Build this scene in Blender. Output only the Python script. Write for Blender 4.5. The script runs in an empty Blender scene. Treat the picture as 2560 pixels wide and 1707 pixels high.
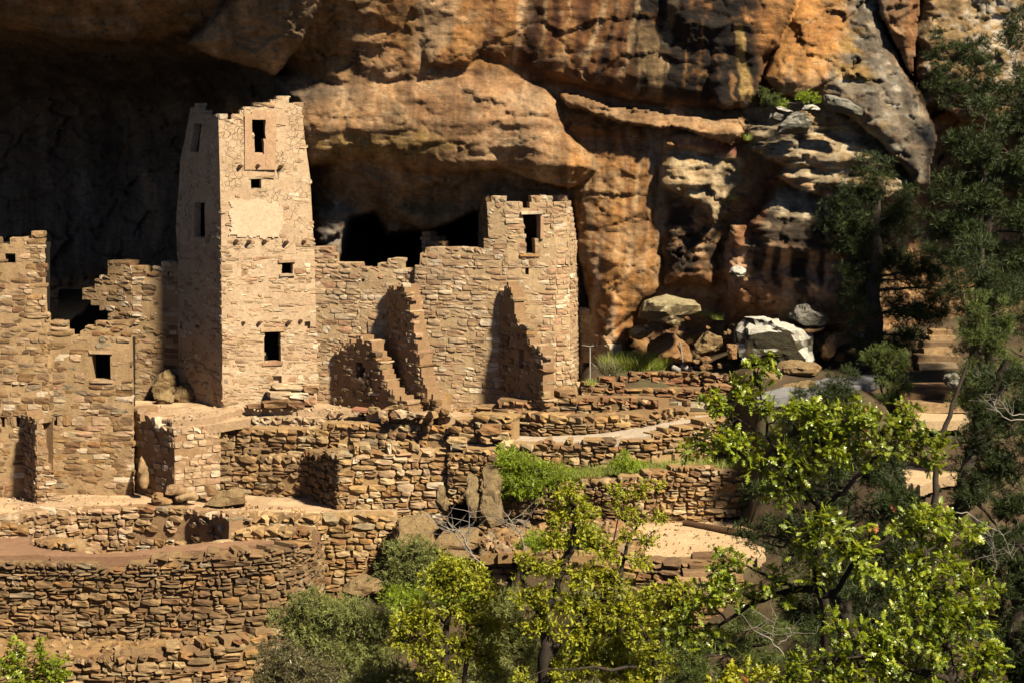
import bpy, math, random
import numpy as np
rad = math.radians
S = bpy.context.scene
COL = S.collection
rng = np.random.default_rng(7)
random.seed(7)

# ------------------------------------------------------------------ camera, sky, sun, exposure
F, CZ, HOR = 4750.0, 7.4, 320.0          # focal length in photo pixels, eye height, horizon row
cam = bpy.data.cameras.new('camera'); cam_o = bpy.data.objects.new('camera', cam); COL.objects.link(cam_o)
cam_o.location = (0, 0, CZ); cam_o.rotation_euler = (rad(90), 0, 0)
cam.sensor_width = 36; cam.lens = 36 * F / 2560; cam.shift_y = -(853.5 - HOR) / 2560
cam.clip_start = .5; cam.clip_end = 600
S.camera = cam_o
SUN_AZ, SUN_EL = 43.0, 46.0              # degrees to the right of the line behind the camera, degrees up
W = bpy.data.worlds.new('World'); S.world = W; W.use_nodes = True
wn = W.node_tree; sky = wn.nodes.new('ShaderNodeTexSky'); sky.sky_type = 'NISHITA'; sky.sun_disc = False
sky.sun_elevation = rad(SUN_EL); sky.sun_rotation = rad(180 - SUN_AZ); sky.altitude = 2100; sky.air_density = .45; sky.dust_density = .4
wn.links.new(sky.outputs[0], wn.nodes['Background'].inputs[0]); wn.nodes['Background'].inputs[1].default_value = .05
sun = bpy.data.lights.new('sun', 'SUN'); sun_o = bpy.data.objects.new('sun', sun); COL.objects.link(sun_o)
sun.energy = 5.0; sun.angle = rad(4); sun.color = (1, .87, .65)
sun_o.rotation_euler = (rad(90 - SUN_EL), 0, rad(SUN_AZ)); sun_o.location = (20, 0, 40)
S.view_settings.view_transform = 'Standard'; S.view_settings.look = 'None'
S.view_settings.exposure = 1.78; S.view_settings.gamma = 1; S.view_settings.use_curve_mapping = False

# ------------------------------------------------------------------ helpers
def P(px, py, D): return ((px - 1280) * D / F, D, CZ - (py - HOR) * D / F)
def Z(py, D): return CZ - (py - HOR) * D / F
def Dz(py, z): return (CZ - z) * F / (py - HOR)

def _h(ix, iy, iz, seed):
    h = (ix.astype(np.uint32) * np.uint32(374761393) + iy.astype(np.uint32) * np.uint32(668265263) + iz.astype(np.uint32) * np.uint32(2147483647) + np.uint32(seed) * np.uint32(1274126177))
    h = (h ^ (h >> np.uint32(13))) * np.uint32(1274126177)
    h = (h ^ (h >> np.uint32(16))) * np.uint32(2246822519)
    return ((h ^ (h >> np.uint32(15))) & np.uint32(0xffffff)).astype(np.float32) / np.float32(0xffffff)
def vnoise(x, y, z, seed=0):
    x, y, z = np.broadcast_arrays(np.asarray(x, np.float32), np.asarray(y, np.float32), np.asarray(z, np.float32))
    ix, iy, iz = np.floor(x).astype(np.int64), np.floor(y).astype(np.int64), np.floor(z).astype(np.int64)
    fx, fy, fz = x - ix, y - iy, z - iz
    fx, fy, fz = [f * f * (3 - 2 * f) for f in (fx, fy, fz)]
    ix, iy, iz = ix + 5000, iy + 5000, iz + 5000
    r = 0
    for a in (0, 1):
        for b in (0, 1):
            for c in (0, 1):
                r = r + _h(ix + a, iy + b, iz + c, seed) * (fx if a else 1 - fx) * (fy if b else 1 - fy) * (fz if c else 1 - fz)
    return r * 2 - 1
def fbm(x, y, z, o=4, seed=0, gain=.5):
    r, a, s = 0, 1, 1
    for k in range(o):
        r = r + a * vnoise(x * s, y * s, z * s, seed + k); a *= gain; s *= 2.03
    return r
def worley(x, y, z, seed=0):
    """nearest-cell noise: (distance to the cell border, offset inside the cell, cell value)"""
    ix, iy, iz = [np.floor(v).astype(np.int64) for v in (x, y, z)]
    d1 = np.full(x.shape, 9., np.float32); d2 = d1.copy(); val = np.zeros(x.shape, np.float32); ox, oy, oz = val.copy(), val.copy(), val.copy()
    for a in (-1, 0, 1):
        for b in (-1, 0, 1):
            for c in (-1, 0, 1):
                i, j, k = ix + a + 5000, iy + b + 5000, iz + c + 5000
                px_, py_, pz_ = ix + a + _h(i, j, k, seed), iy + b + _h(i, j, k, seed + 1), iz + c + _h(i, j, k, seed + 2)
                d = np.sqrt((x - px_) ** 2 + (y - py_) ** 2 + (z - pz_) ** 2); m = d < d1
                d2 = np.where(m, d1, np.minimum(d2, d)); d1 = np.where(m, d, d1); val = np.where(m, _h(i, j, k, seed + 3), val)
                ox, oz = np.where(m, x - px_, ox), np.where(m, z - pz_, oz)
    return d2 - d1, ox, oz, val
def sstep(a, b, x):
    t = np.clip((x - a) / (b - a), 0, 1); return t * t * (3 - 2 * t)

LOC = {}
def link(o, parent=None, loc=(0, 0, 0)):
    COL.objects.link(o)
    pl = LOC[parent.name] if parent else (0, 0, 0)
    o.location = [a - b for a, b in zip(loc, pl)]
    if parent: o.parent = parent
    LOC[o.name] = tuple(loc)
    return o
def tag(o, label, cat, group=None, kind=None):
    if label: o['label'] = label
    if cat: o['category'] = cat
    if group: o['group'] = group
    if kind: o['kind'] = kind
    return o
def thing(name, loc, label, cat, group=None):
    return tag(link(bpy.data.objects.new(name, None), None, loc), label, cat, group, 'thing')
def mesh_np(name, V, Fc, mat, smooth=False):
    V = np.asarray(V, np.float32); Fc = [np.asarray(f, np.int32) for f in (Fc if isinstance(Fc, list) else [Fc]) if len(f)]
    me = bpy.data.meshes.new(name)
    me.vertices.add(len(V)); me.vertices.foreach_set('co', V.ravel())
    nl = sum(f.size for f in Fc); npol = sum(len(f) for f in Fc)
    me.loops.add(nl); me.polygons.add(npol)
    me.loops.foreach_set('vertex_index', np.concatenate([f.ravel() for f in Fc]))
    st, tot, o = [], [], 0
    for f in Fc:
        k = f.shape[1]; st.append(o + np.arange(len(f)) * k); tot.append(np.full(len(f), k)); o += f.size
    me.polygons.foreach_set('loop_start', np.concatenate(st).astype(np.int32))
    me.polygons.foreach_set('use_smooth', np.full(npol, smooth))
    me.update(calc_edges=True)
    if mat: me.materials.append(mat)
    return me
def obj(name, V, Fc, mat, parent=None, smooth=False, loc=None):
    V = np.asarray(V, np.float32)
    if loc is None: loc = LOC[parent.name] if parent else tuple(float(a) for a in (V.min(0) + V.max(0)) / 2)
    o = bpy.data.objects.new(name, mesh_np(name, V - np.asarray(loc, np.float32), Fc, mat, smooth))
    return link(o, parent, loc)
class Acc:
    def __init__(s): s.V, s.F3, s.F4, s.n = [], [], [], 0
    def add(s, V, Fc):
        V = np.asarray(V, np.float32).reshape(-1, 3); s.V.append(V)
        for f in (Fc if isinstance(Fc, list) else [Fc]):
            f = np.asarray(f, np.int64)
            if not len(f): continue
            (s.F3 if f.shape[1] == 3 else s.F4).append(f + s.n)
        s.n += len(V)
    def build(s, name, mat, parent=None, smooth=False):
        Fc = [np.concatenate(x) for x in (s.F3, s.F4) if x]
        return obj(name, np.concatenate(s.V), Fc, mat, parent, smooth)

# ------------------------------------------------------------------ materials
def newmat(name):
    m = bpy.data.materials.new(name); m.use_nodes = True; nt = m.node_tree
    return m, nt, nt.nodes['Principled BSDF']
def nd(nt, t, **k):
    n = nt.nodes.new(t)
    for a, b in k.items():
        if a.startswith('i_'):
            key = a[2:]; n.inputs[int(key) if key.isdigit() else key].default_value = b
        else: setattr(n, a, b)
    return n
def ramp(nt, stops, fac, k=.52):
    r = nt.nodes.new('ShaderNodeValToRGB'); e = r.color_ramp.elements
    while len(e) < len(stops): e.new(.5)
    for q, (p, c) in zip(e, stops): q.position = p; q.color = (*[v * k for v in c], 1)
    nt.links.new(fac, r.inputs[0]); return r.outputs[0]
def mix(nt, typ, fac, a, b):
    m = nd(nt, 'ShaderNodeMix', data_type='RGBA', blend_type=typ)
    for i, v in ((0, fac), (6, a), (7, b)):
        if hasattr(v, 'links') or hasattr(v, 'is_linked'): nt.links.new(v, m.inputs[i])
        else: m.inputs[i].default_value = v if i == 0 else (*v, 1)
    return m.outputs[2]
def math_(nt, op, a, b=0.0):
    m = nd(nt, 'ShaderNodeMath', operation=op)
    for i, v in enumerate((a, b)):
        if hasattr(v, 'is_linked'): nt.links.new(v, m.inputs[i])
        else: m.inputs[i].default_value = v
    return m.outputs[0]
def noise(nt, scale, detail=4, rough=.6, vec=None, stretch=None):
    pos = vec or nd(nt, 'ShaderNodeNewGeometry').outputs['Position']
    if stretch:
        mp = nd(nt, 'ShaderNodeMapping'); mp.inputs['Scale'].default_value = stretch; nt.links.new(pos, mp.inputs[0]); pos = mp.outputs[0]
    n = nd(nt, 'ShaderNodeTexNoise'); n.inputs['Scale'].default_value = scale; n.inputs['Detail'].default_value = detail; n.inputs['Roughness'].default_value = rough
    nt.links.new(pos, n.inputs['Vector']); return n.outputs[0]
def bump(nt, h, strength, dist, bsdf, prev=None):
    b = nd(nt, 'ShaderNodeBump'); b.inputs['Strength'].default_value = strength; b.inputs['Distance'].default_value = dist
    nt.links.new(h, b.inputs['Height'])
    if prev: nt.links.new(prev, b.inputs['Normal'])
    nt.links.new(b.outputs[0], bsdf.inputs['Normal']); return b.outputs[0]
def rand_out(nt):
    a = nd(nt, 'ShaderNodeObjectInfo').outputs['Random']; b = nd(nt, 'ShaderNodeNewGeometry').outputs['Random Per Island']
    return math_(nt, 'FRACT', math_(nt, 'ADD', a, b))
def stain(nt, col, amount, c=(.06, .035, .02), sc=1.1):
    """weathering runs: dark mineral stains that hang down the masonry"""
    n = noise(nt, sc, 5, .6, stretch=(1, 1, .22)); f = nd(nt, 'ShaderNodeMapRange', i_1=.56, i_2=.72, i_3=0., i_4=amount); nt.links.new(n, f.inputs[0])
    return mix(nt, 'MIX', f.outputs[0], col, c)
def stone_mat(name, tints, stains=0., var=.45, bs=.55):
    m, nt, b = newmat(name)
    n = len(tints); c = ramp(nt, [(i / (n - 1), t) for i, t in enumerate(tints)], rand_out(nt))
    f = nd(nt, 'ShaderNodeMapRange', i_1=.3, i_2=.7, i_3=1 - var, i_4=1 + var * .45); nt.links.new(noise(nt, 9, 6, .65), f.inputs[0])
    c = mix(nt, 'MULTIPLY', 1., c, nd_rgb(nt, f.outputs[0]))
    g = nd(nt, 'ShaderNodeMapRange', i_1=.35, i_2=.65, i_3=.78, i_4=1.15); nt.links.new(noise(nt, .9, 3), g.inputs[0])
    c = mix(nt, 'MULTIPLY', 1., c, nd_rgb(nt, g.outputs[0]))
    if stains: c = stain(nt, c, stains)
    nt.links.new(c, b.inputs['Base Color']); b.inputs['Roughness'].default_value = .92; b.inputs['Specular IOR Level'].default_value = .2
    bump(nt, noise(nt, 26, 6, .7), bs, .03, b)
    return m
def nd_rgb(nt, v):
    c = nd(nt, 'ShaderNodeCombineColor')
    for i in range(3): nt.links.new(v, c.inputs[i])
    return c.outputs[0]
def mortar_mat(name, c0, c1, stains=0., cracks=0., grain=22, dirt=None):
    m, nt, b = newmat(name)
    c = ramp(nt, [(.3, c0), (.7, c1)], noise(nt, 1.6, 6, .65))
    f = nd(nt, 'ShaderNodeMapRange', i_1=.25, i_2=.75, i_3=.72, i_4=1.2); nt.links.new(noise(nt, 12, 6, .7), f.inputs[0])
    c = mix(nt, 'MULTIPLY', 1., c, nd_rgb(nt, f.outputs[0]))
    if dirt:
        d = nd(nt, 'ShaderNodeMapRange', i_1=.5, i_2=.62, i_3=0., i_4=.8); nt.links.new(noise(nt, .8, 4), d.inputs[0])
        c = mix(nt, 'MIX', d.outputs[0], c, dirt)
    if stains: c = stain(nt, c, stains)
    nt.links.new(c, b.inputs['Base Color']); b.inputs['Roughness'].default_value = .95; b.inputs['Specular IOR Level'].default_value = .15
    p = bump(nt, noise(nt, grain, 7, .72), .6, .035, b)
    if cracks:
        pos = nd(nt, 'ShaderNodeNewGeometry').outputs['Position']
        w = nd(nt, 'ShaderNodeTexNoise'); w.inputs['Scale'].default_value = 5; nt.links.new(pos, w.inputs['Vector'])
        pv = nd(nt, 'ShaderNodeVectorMath', operation='SCALE'); pv.inputs['Scale'].default_value = .16; nt.links.new(w.outputs['Color'], pv.inputs[0])
        av = nd(nt, 'ShaderNodeVectorMath', operation='ADD'); nt.links.new(pos, av.inputs[0]); nt.links.new(pv.outputs[0], av.inputs[1])
        vo = nd(nt, 'ShaderNodeTexVoronoi', feature='DISTANCE_TO_EDGE'); vo.inputs['Scale'].default_value = cracks; nt.links.new(av.outputs[0], vo.inputs['Vector'])
        cf = nd(nt, 'ShaderNodeMapRange', i_1=0., i_2=.035, i_3=1., i_4=0.); nt.links.new(vo.outputs['Distance'], cf.inputs[0])
        ms = nd(nt, 'ShaderNodeMapRange', i_1=.46, i_2=.58, i_3=0., i_4=1.); nt.links.new(noise(nt, 1.7, 4), ms.inputs[0])
        k = math_(nt, 'MULTIPLY', cf.outputs[0], ms.outputs[0])
        sz = nd(nt, 'ShaderNodeSeparateXYZ'); nt.links.new(pos, sz.inputs[0]); hz = nd(nt, 'ShaderNodeMapRange', i_1=3.6, i_2=4.6, i_3=.12, i_4=1.); nt.links.new(sz.outputs[2], hz.inputs[0])
        k = math_(nt, 'MULTIPLY', k, hz.outputs[0])
        nt.links.new(mix(nt, 'MIX', math_(nt, 'MULTIPLY', k, .55), c, (.09, .055, .03)), b.inputs['Base Color'])
        bump(nt, math_(nt, 'SUBTRACT', 1., k), 1., .03, b, p)
    return m
BUFF = [(.48, .345, .215), (.41, .275, .155), (.55, .41, .265), (.37, .22, .125), (.50, .37, .23), (.68, .56, .41), (.45, .315, .195), (.38, .25, .14), (.51, .345, .21), (.42, .24, .145)]
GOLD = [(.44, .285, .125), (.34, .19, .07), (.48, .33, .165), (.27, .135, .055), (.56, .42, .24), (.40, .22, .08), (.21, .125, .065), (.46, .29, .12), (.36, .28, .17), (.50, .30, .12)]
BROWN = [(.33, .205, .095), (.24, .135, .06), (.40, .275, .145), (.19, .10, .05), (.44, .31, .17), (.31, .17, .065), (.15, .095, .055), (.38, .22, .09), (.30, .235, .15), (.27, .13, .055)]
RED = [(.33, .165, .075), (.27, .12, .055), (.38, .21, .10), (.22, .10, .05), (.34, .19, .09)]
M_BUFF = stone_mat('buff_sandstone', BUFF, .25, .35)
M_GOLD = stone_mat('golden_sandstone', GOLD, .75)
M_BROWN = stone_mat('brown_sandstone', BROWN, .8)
M_DARK = stone_mat('stained_sandstone', [(.25, .165, .085), (.19, .12, .06), (.30, .21, .11), (.16, .09, .045), (.33, .22, .11), (.24, .14, .06), (.12, .08, .05)], .95)  # stains, with the lower corner vignette also put into darker tints
M_RED = stone_mat('red_sandstone', RED, .6)
MO_TOWER = mortar_mat('tower_plaster', (.45, .31, .19), (.56, .42, .28), .0, 6.0)
MO_PINK = mortar_mat('pink_plaster', (.44, .275, .165), (.50, .33, .20), .0, 0)
MO_BUFF = mortar_mat('buff_mortar', (.40, .28, .155), (.48, .345, .20), .2, 0)
MO_LEFT = mortar_mat('clay_mortar', (.34, .225, .115), (.42, .285, .155), .25, 0)
MO_GOLD = mortar_mat('gold_mortar', (.30, .19, .085), (.42, .28, .14), .55, 0)
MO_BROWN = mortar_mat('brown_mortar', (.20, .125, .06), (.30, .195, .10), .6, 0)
MO_SPUR = mortar_mat('spur_mortar', (.27, .165, .085), (.35, .22, .12), .3, 0)
M_SHADE = mortar_mat('shade_black', (.012, .010, .009), (.022, .018, .015))  # black that puts the shade of rooms, pit and openings into colour
M_EARTH = mortar_mat('packed_earth', (.42, .285, .17), (.52, .37, .235), 0, 0, 30, (.36, .235, .14))
M_REDEARTH = mortar_mat('red_earth', (.25, .14, .085), (.31, .18, .11), 0, 0, 30)
M_SLOPE = mortar_mat('slope_earth', (.22, .135, .055), (.32, .21, .095), 0, 0, 10, (.15, .085, .04))
M_PATH = mortar_mat('sandy_path', (.50, .355, .205), (.60, .44, .27), 0, 0, 30)
M_GRAVEL = mortar_mat('gravel_path', (.44, .36, .27), (.55, .46, .36), 0, 0, 50)
M_ASPH = mortar_mat('asphalt', (.20, .20, .21), (.29, .29, .30), 0, 0, 60)
M_GROUND = mortar_mat('forest_floor', (.05, .035, .02), (.12, .08, .045), 0, 0, 8, (.04, .042, .018))
M_WOOD = mortar_mat('old_wood', (.07, .035, .018), (.13, .07, .035), 0, 0, 60)
M_REDWOOD = mortar_mat('red_wood', (.30, .13, .08), (.40, .19, .12), 0, 0, 60)
M_METAL = mortar_mat('grey_post', (.30, .27, .24), (.42, .38, .34), 0, 0, 80)
M_WHITE = mortar_mat('white_panel', (.55, .56, .60), (.72, .72, .75), 0, 0, 60)

# ------------------------------------------------------------------ stones
def unit_stone(seed, rough):
    r = np.random.default_rng(seed); idx = {}; V = []
    for i in range(3):
        for j in range(3):
            for k in range(3):
                if (i, j, k) != (1, 1, 1): idx[i, j, k] = len(V); V.append([i / 2 - .5, j / 2 - .5, k / 2 - .5])
    V = np.array(V); n = np.abs(V * 2).sum(1)
    V *= np.where(n > 2.5, 1 - .10 * rough * 1.1, np.where(n > 1.5, 1 - .035 * rough, 1.0))[:, None]
    V += (r.random(V.shape) - .5) * np.array([.10, .20, .14]) * rough
    sh = (r.random(4) - .5) * .22 * rough; V[:, 0] += V[:, 2] * sh[0]; V[:, 2] += V[:, 0] * sh[1] * .7; V[:, 2] *= 1 + V[:, 0] * sh[2] * 2
    V = np.clip(V, -.52, .52)
    Fq = []
    for a in range(3):
        for side in (0, 2):
            for u in (0, 1):
                for v in (0, 1):
                    q = []
                    for du, dv in ((0, 0), (1, 0), (1, 1), (0, 1)):
                        c = [0, 0, 0]; c[a] = side; c[(a + 1) % 3] = u + du; c[(a + 2) % 3] = v + dv; q.append(idx[tuple(c)])
                    Fq.append(q if side == 2 else q[::-1])
    return V, np.array(Fq)
TEMPL = {('fine', k): unit_stone(k, .75) for k in range(12)}
TEMPL.update({('rough', k): unit_stone(50 + k, 1.55) for k in range(12)})
SMESH = {}
def stone_mesh(kind, k, mat):
    key = (kind, k, mat.name)
    if key not in SMESH:
        V, Fq = TEMPL[kind, k]; SMESH[key] = mesh_np('stone', V, Fq, mat, False)
    return SMESH[key]
def lay_stones(root, items, kind, limit=300, name='stone', fill='stone_fill'):
    """items: (centre, yaw, tilt, (l, d, h), material); the largest are parts of their own, the rest one joined part"""
    items.sort(key=lambda t: -t[3][0] * t[3][2])
    pl = LOC[root.name]; rest = {}
    for n, (c, yaw, tilt, sc, mat) in enumerate(items):
        k = int(rng.integers(12))
        if n < limit:
            o = bpy.data.objects.new(name, stone_mesh(kind, k, mat)); COL.objects.link(o); o.parent = root
            o.location = [a - b for a, b in zip(c, pl)]; o.rotation_euler = (0, tilt, yaw); o.scale = sc
        else:
            V, Fq = TEMPL[kind, k]; V = V * np.array(sc)
            ct, st_ = math.cos(tilt), math.sin(tilt); V = np.stack([V[:, 0] * ct + V[:, 2] * st_, V[:, 1], -V[:, 0] * st_ + V[:, 2] * ct], 1)
            cy, sy = math.cos(yaw), math.sin(yaw); V = np.stack([V[:, 0] * cy - V[:, 1] * sy, V[:, 0] * sy + V[:, 1] * cy, V[:, 2]], 1)
            rest.setdefault(mat.name, (mat, Acc()))[1].add(V + np.array(c), Fq)
    for mat, acc in rest.values():
        acc.build(fill, mat, root)['kind'] = 'stuff'

def wall(root, pts, top, base, thick=.45, openings=(), course=(.11, .17), slen=(.2, .5), dens=1., proud=.015, mats=None, core=None,
         kind='fine', edges=None, through=False, gap=.02, limit=300, jit=.012, cap=.5, part='wall', stones=True, cell=.13, stone_list=None, tilt=.03, rag=0.):
    """One masonry face: pts (px, D) is the plan line of its front, top / base (px, py) its outline, openings (px0, px1, py0, py1[, 'niche'])."""
    mats = mats or [M_BUFF]; core = core or MO_BUFF
    pu = np.array([p[0] for p in pts], float); pd = np.array([p[1] for p in pts], float)
    Df = lambda u: np.interp(u, pu, pd)
    def warp(u, py):
        if not edges: return u
        xs = [np.interp(py, [q[0] for q in e[1]], [q[1] for q in e[1]]) for e in edges]; us = [e[0] for e in edges]
        return float(np.interp(u, us, xs))
    def unwarp(px, py):
        if not edges: return px
        xs = [np.interp(py, [q[0] for q in e[1]], [q[1] for q in e[1]]) for e in edges]; us = [e[0] for e in edges]
        return float(np.interp(px, xs, us))
    fu = np.linspace(pu[0], pu[-1], max(40, int((pu[-1] - pu[0]) / 2))); fu = np.unique(np.concatenate([fu, pu]))
    fx, fd = (fu - 1280) * Df(fu) / F, Df(fu)
    fs = np.concatenate([[0], np.cumsum(np.hypot(np.diff(fx), np.diff(fd)))]); Ltot = fs[-1]
    s2u = lambda s: np.interp(s, fs, fu)
    ph = random.uniform(0, 90); low = .05 if kind == 'rough' else 0.
    topz = lambda u: Z(np.interp(u, [t[0] for t in top], [t[1] for t in top]), Df(u)) - low + rag * (vnoise(np.asarray(u) / 9., ph, 0, 5) + .6 * vnoise(np.asarray(u) / 3.5, ph, 0, 6))
    basez = lambda u: Z(np.interp(u, [t[0] for t in base], [t[1] for t in base]), Df(u))
    ops = []
    for o in openings:
        pm = (o[2] + o[3]) / 2; u0, u1 = unwarp(o[0], pm), unwarp(o[1], pm); um = (u0 + u1) / 2
        ops.append((u0, u1, Z(o[3], Df(um)), Z(o[2], Df(um)), len(o) > 4))
    # columns and courses
    sb = list(np.linspace(0, Ltot, max(3, int(Ltot / cell) + 1)))
    extra = [float(np.interp(u, fu, fs)) for o in ops for u in o[:2]] + [float(np.interp(u, fu, fs)) for u in pu[1:-1]]
    sb = [s for s in sb if s in (0, sb[-1]) or all(abs(s - e) > cell * .45 for e in extra)] + [e for e in extra if 0 < e < Ltot]
    sb = sorted(set(round(s, 5) for s in sb)); ub = s2u(np.array(sb))
    zlo, zhi = float(basez(fu).min()), float(topz(fu).max())
    zb = [zlo]
    while zb[-1] < zhi + .05: zb.append(zb[-1] + random.uniform(*course))
    ez = sorted(set([o[2] for o in ops] + [o[3] for o in ops]))
    for e in ez:
        k = min(range(len(zb)), key=lambda i: abs(zb[i] - e)); zb[k] = e
    zb = sorted(set(round(z, 4) for z in zb)); zb = [z for i, z in enumerate(zb) if i == 0 or z - zb[i - 1] > .03 or z in [round(e, 4) for e in ez]]
    ni, nj = len(sb) - 1, len(zb) - 1
    uc = s2u((np.array(sb[1:]) + np.array(sb[:-1])) / 2); zc = (np.array(zb[1:]) + np.array(zb[:-1])) / 2
    tj = np.repeat(rng.normal(0, .045 if kind == 'fine' else .025, ni // 3 + 2), 3)[:ni] if cap else np.zeros(ni)
    sol = (zc[None] < (topz(uc) + tj)[:, None]) & (zc[None] > basez(uc)[:, None] - .1)
    solid = np.stack([sol, sol], 2)
    for (u0, u1, z0, z1, niche) in ops:
        m = ((uc > u0 - .2) & (uc < u1 + .2))[:, None] & ((zc > z0 - .001) & (zc < z1 + .001))[None]
        solid[:, :, 0] &= ~m
        if not niche: solid[:, :, 1] &= ~m
    # plan normals (pointing away from the viewer), mitred
    du = np.array(sb); bx, bd = np.interp(du, fs, fx), np.interp(du, fs, fd)
    e = .06; tx = np.interp(np.minimum(du + e, Ltot), fs, fx) - np.interp(np.maximum(du - e, 0), fs, fx); td = np.interp(np.minimum(du + e, Ltot), fs, fd) - np.interp(np.maximum(du - e, 0), fs, fd)
    ln = np.hypot(tx, td); nx, ny = -td / ln, tx / ln
    t1 = min(.28, thick * .6); rec = .055 if kind == 'rough' else .0
    V, idx, Fq = [], {}, []
    zarr = np.array(zb)
    BX, ZZ = np.meshgrid(bx, zarr, indexing='ij'); BD = np.repeat(bd[:, None], len(zarr), 1)
    nz_ = vnoise(BX * 2.1, BD * 2.1, ZZ * 2.1, 3) * jit * 1.6 + vnoise(BX * 7, BD * 7, ZZ * 7, 4) * jit
    jz = vnoise(BX * 9, BD * 9, ZZ * 9, 9) * .014
    def vert(i, j, k):
        q = (i, j, k)
        if q not in idx:
            D = bd[i]; py = HOR + (CZ - zarr[j]) * F / D
            x = (warp(ub[i], py) - 1280) * D / F; off = (rec, t1, thick)[k] + (nz_[i, j] if k == 0 else 0)
            idx[q] = len(V); V.append((x + nx[i] * off, D + ny[i] * off, zarr[j] + jz[i, j]))
        return idx[q]
    g = np.zeros((ni + 2, nj + 2, 4), bool); g[1:-1, 1:-1, 1:-1] = solid
    for i, j, k in np.argwhere(solid):
        a, b, c = i + 1, j + 1, k + 1
        if not g[a, b, c - 1]: Fq.append([vert(i, j, k), vert(i + 1, j, k), vert(i + 1, j + 1, k), vert(i, j + 1, k)])
        if not g[a, b, c + 1]: Fq.append([vert(i, j, k + 1), vert(i, j + 1, k + 1), vert(i + 1, j + 1, k + 1), vert(i + 1, j, k + 1)])
        if not g[a - 1, b, c]: Fq.append([vert(i, j, k), vert(i, j + 1, k), vert(i, j + 1, k + 1), vert(i, j, k + 1)])
        if not g[a + 1, b, c]: Fq.append([vert(i + 1, j, k), vert(i + 1, j, k + 1), vert(i + 1, j + 1, k + 1), vert(i + 1, j + 1, k)])
        if not g[a, b - 1, c] and j > 0: Fq.append([vert(i, j, k), vert(i, j, k + 1), vert(i + 1, j, k + 1), vert(i + 1, j, k)])
        if not g[a, b + 1, c]: Fq.append([vert(i, j + 1, k), vert(i + 1, j + 1, k), vert(i + 1, j + 1, k + 1), vert(i, j + 1, k + 1)])
    obj(part, V, np.array(Fq), core, root)
    if not stones: return
    items = [] if stone_list is None else stone_list
    corner_s = [0.] + [float(np.interp(u, fu, fs)) for u in pu[1:-1]] + [Ltot]
    for j in range(nj):
        h = zb[j + 1] - zb[j]; s = -random.uniform(0, slen[0]) * .5
        while s < Ltot:
            l = (slen[0] + (slen[1] - slen[0]) * random.random() ** 1.5) * (1 if h > .1 else .8) * (1.35 if random.random() < .08 else 1); s0, s1 = max(s, 0), min(s + l, Ltot); s += l
            for cs in corner_s:                                  # a stone does not bend round a corner
                if s0 < cs - .05 < cs + .05 < s1 and kind == 'fine': s1 = cs; s = cs
            if s1 - s0 < .07: continue
            sm = (s0 + s1) / 2; um = float(s2u(sm))
            ia = max(0, min(ni - 1, int(np.searchsorted(sb, s0 + .03)) - 1)); ib = max(0, min(ni - 1, int(np.searchsorted(sb, s1 - .03)) - 1))
            run = solid[ia:ib + 1, j, 0]
            if not run.all():                                    # trim at an opening or at the broken end
                best = None
                for q in range(ia, ib + 1):
                    if solid[q, j, 0] and (best is None or q == best[1] + 1): best = (best[0] if best else q, q)
                if best is None: continue
                s0, s1 = max(s0, sb[best[0]]), min(s1, sb[best[1] + 1]); sm = (s0 + s1) / 2; um = float(s2u(sm))
                if s1 - s0 < .08: continue
            ic = max(0, min(ni - 1, int(np.searchsorted(sb, sm)) - 1))
            exposed = j + 1 >= nj or not solid[ic, j + 1, 0]
            D = float(Df(um)); py = HOR + (CZ - zc[j]) * F / D
            if not exposed and random.random() > (dens(um, py) if callable(dens) else dens): continue
            px = warp(um, py); a = float(np.interp(sm, fs, fx)); x = (px - 1280) * D / F
            tx_ = np.interp(min(sm + .08, Ltot), fs, fx) - np.interp(max(sm - .08, 0), fs, fx); td_ = np.interp(min(sm + .08, Ltot), fs, fd) - np.interp(max(sm - .08, 0), fs, fd)
            yaw = math.atan2(td_, tx_); nX, nY = -math.sin(yaw), math.cos(yaw)
            pr = proud * random.uniform(.2, 1.7)
            full = (through or (exposed and cap)) and s1 - s0 > .17
            dep = thick + proud * 2 + random.uniform(0, .05) if full else .24
            off = dep / 2 - pr
            hh = (h - gap * random.uniform(.4, 1.4)) * (random.uniform(.82, 1.22) if kind == 'rough' else 1) + (random.uniform(0, .04) if exposed and cap else 0)
            zz = zc[j] + (random.uniform(0, .02) if exposed else random.uniform(-.008, .008) * (3.5 if kind == 'rough' else 1))
            ends = 0.
            if through or cap:
                if ic + 1 >= ni or not solid[min(ni - 1, ib + 1), j, 0] or s1 > Ltot - .06: ends = random.uniform(.02, .07) if not rag else random.uniform(-.03, .12)
            if kind == 'rough' and not full and h > .11 and random.random() < .22:
                l1 = max(.05, s1 - s0 - gap); q = random.uniform(.35, .62)
                for zq, hq in ((zc[j] - h / 2 + h * q / 2, h * q), (zc[j] + h / 2 - h * (1 - q) / 2, h * (1 - q))):
                    items.append(((x + nX * (off + random.uniform(-.01, .02)), D + nY * (off + random.uniform(-.01, .02)), zq), yaw, random.uniform(-.05, .05), (l1 * random.uniform(.8, 1), dep, max(.035, hq - gap * .7)), random.choice(mats)))
                continue
            items.append(((x + nX * off, D + nY * off, zz), yaw + random.uniform(-.04, .04) + (random.uniform(-.22, .22) if rag and (ends or exposed) else 0), random.uniform(-tilt, tilt) + (random.uniform(-.10, .10) if rag and (ends or exposed) else 0),
                          (max(.05, s1 - s0 - gap * random.uniform(.4, 1.5)) + ends * 2, dep, max(.04, hh)), random.choice(mats)))
    if stone_list is None: lay_stones(root, items, kind, limit)

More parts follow.
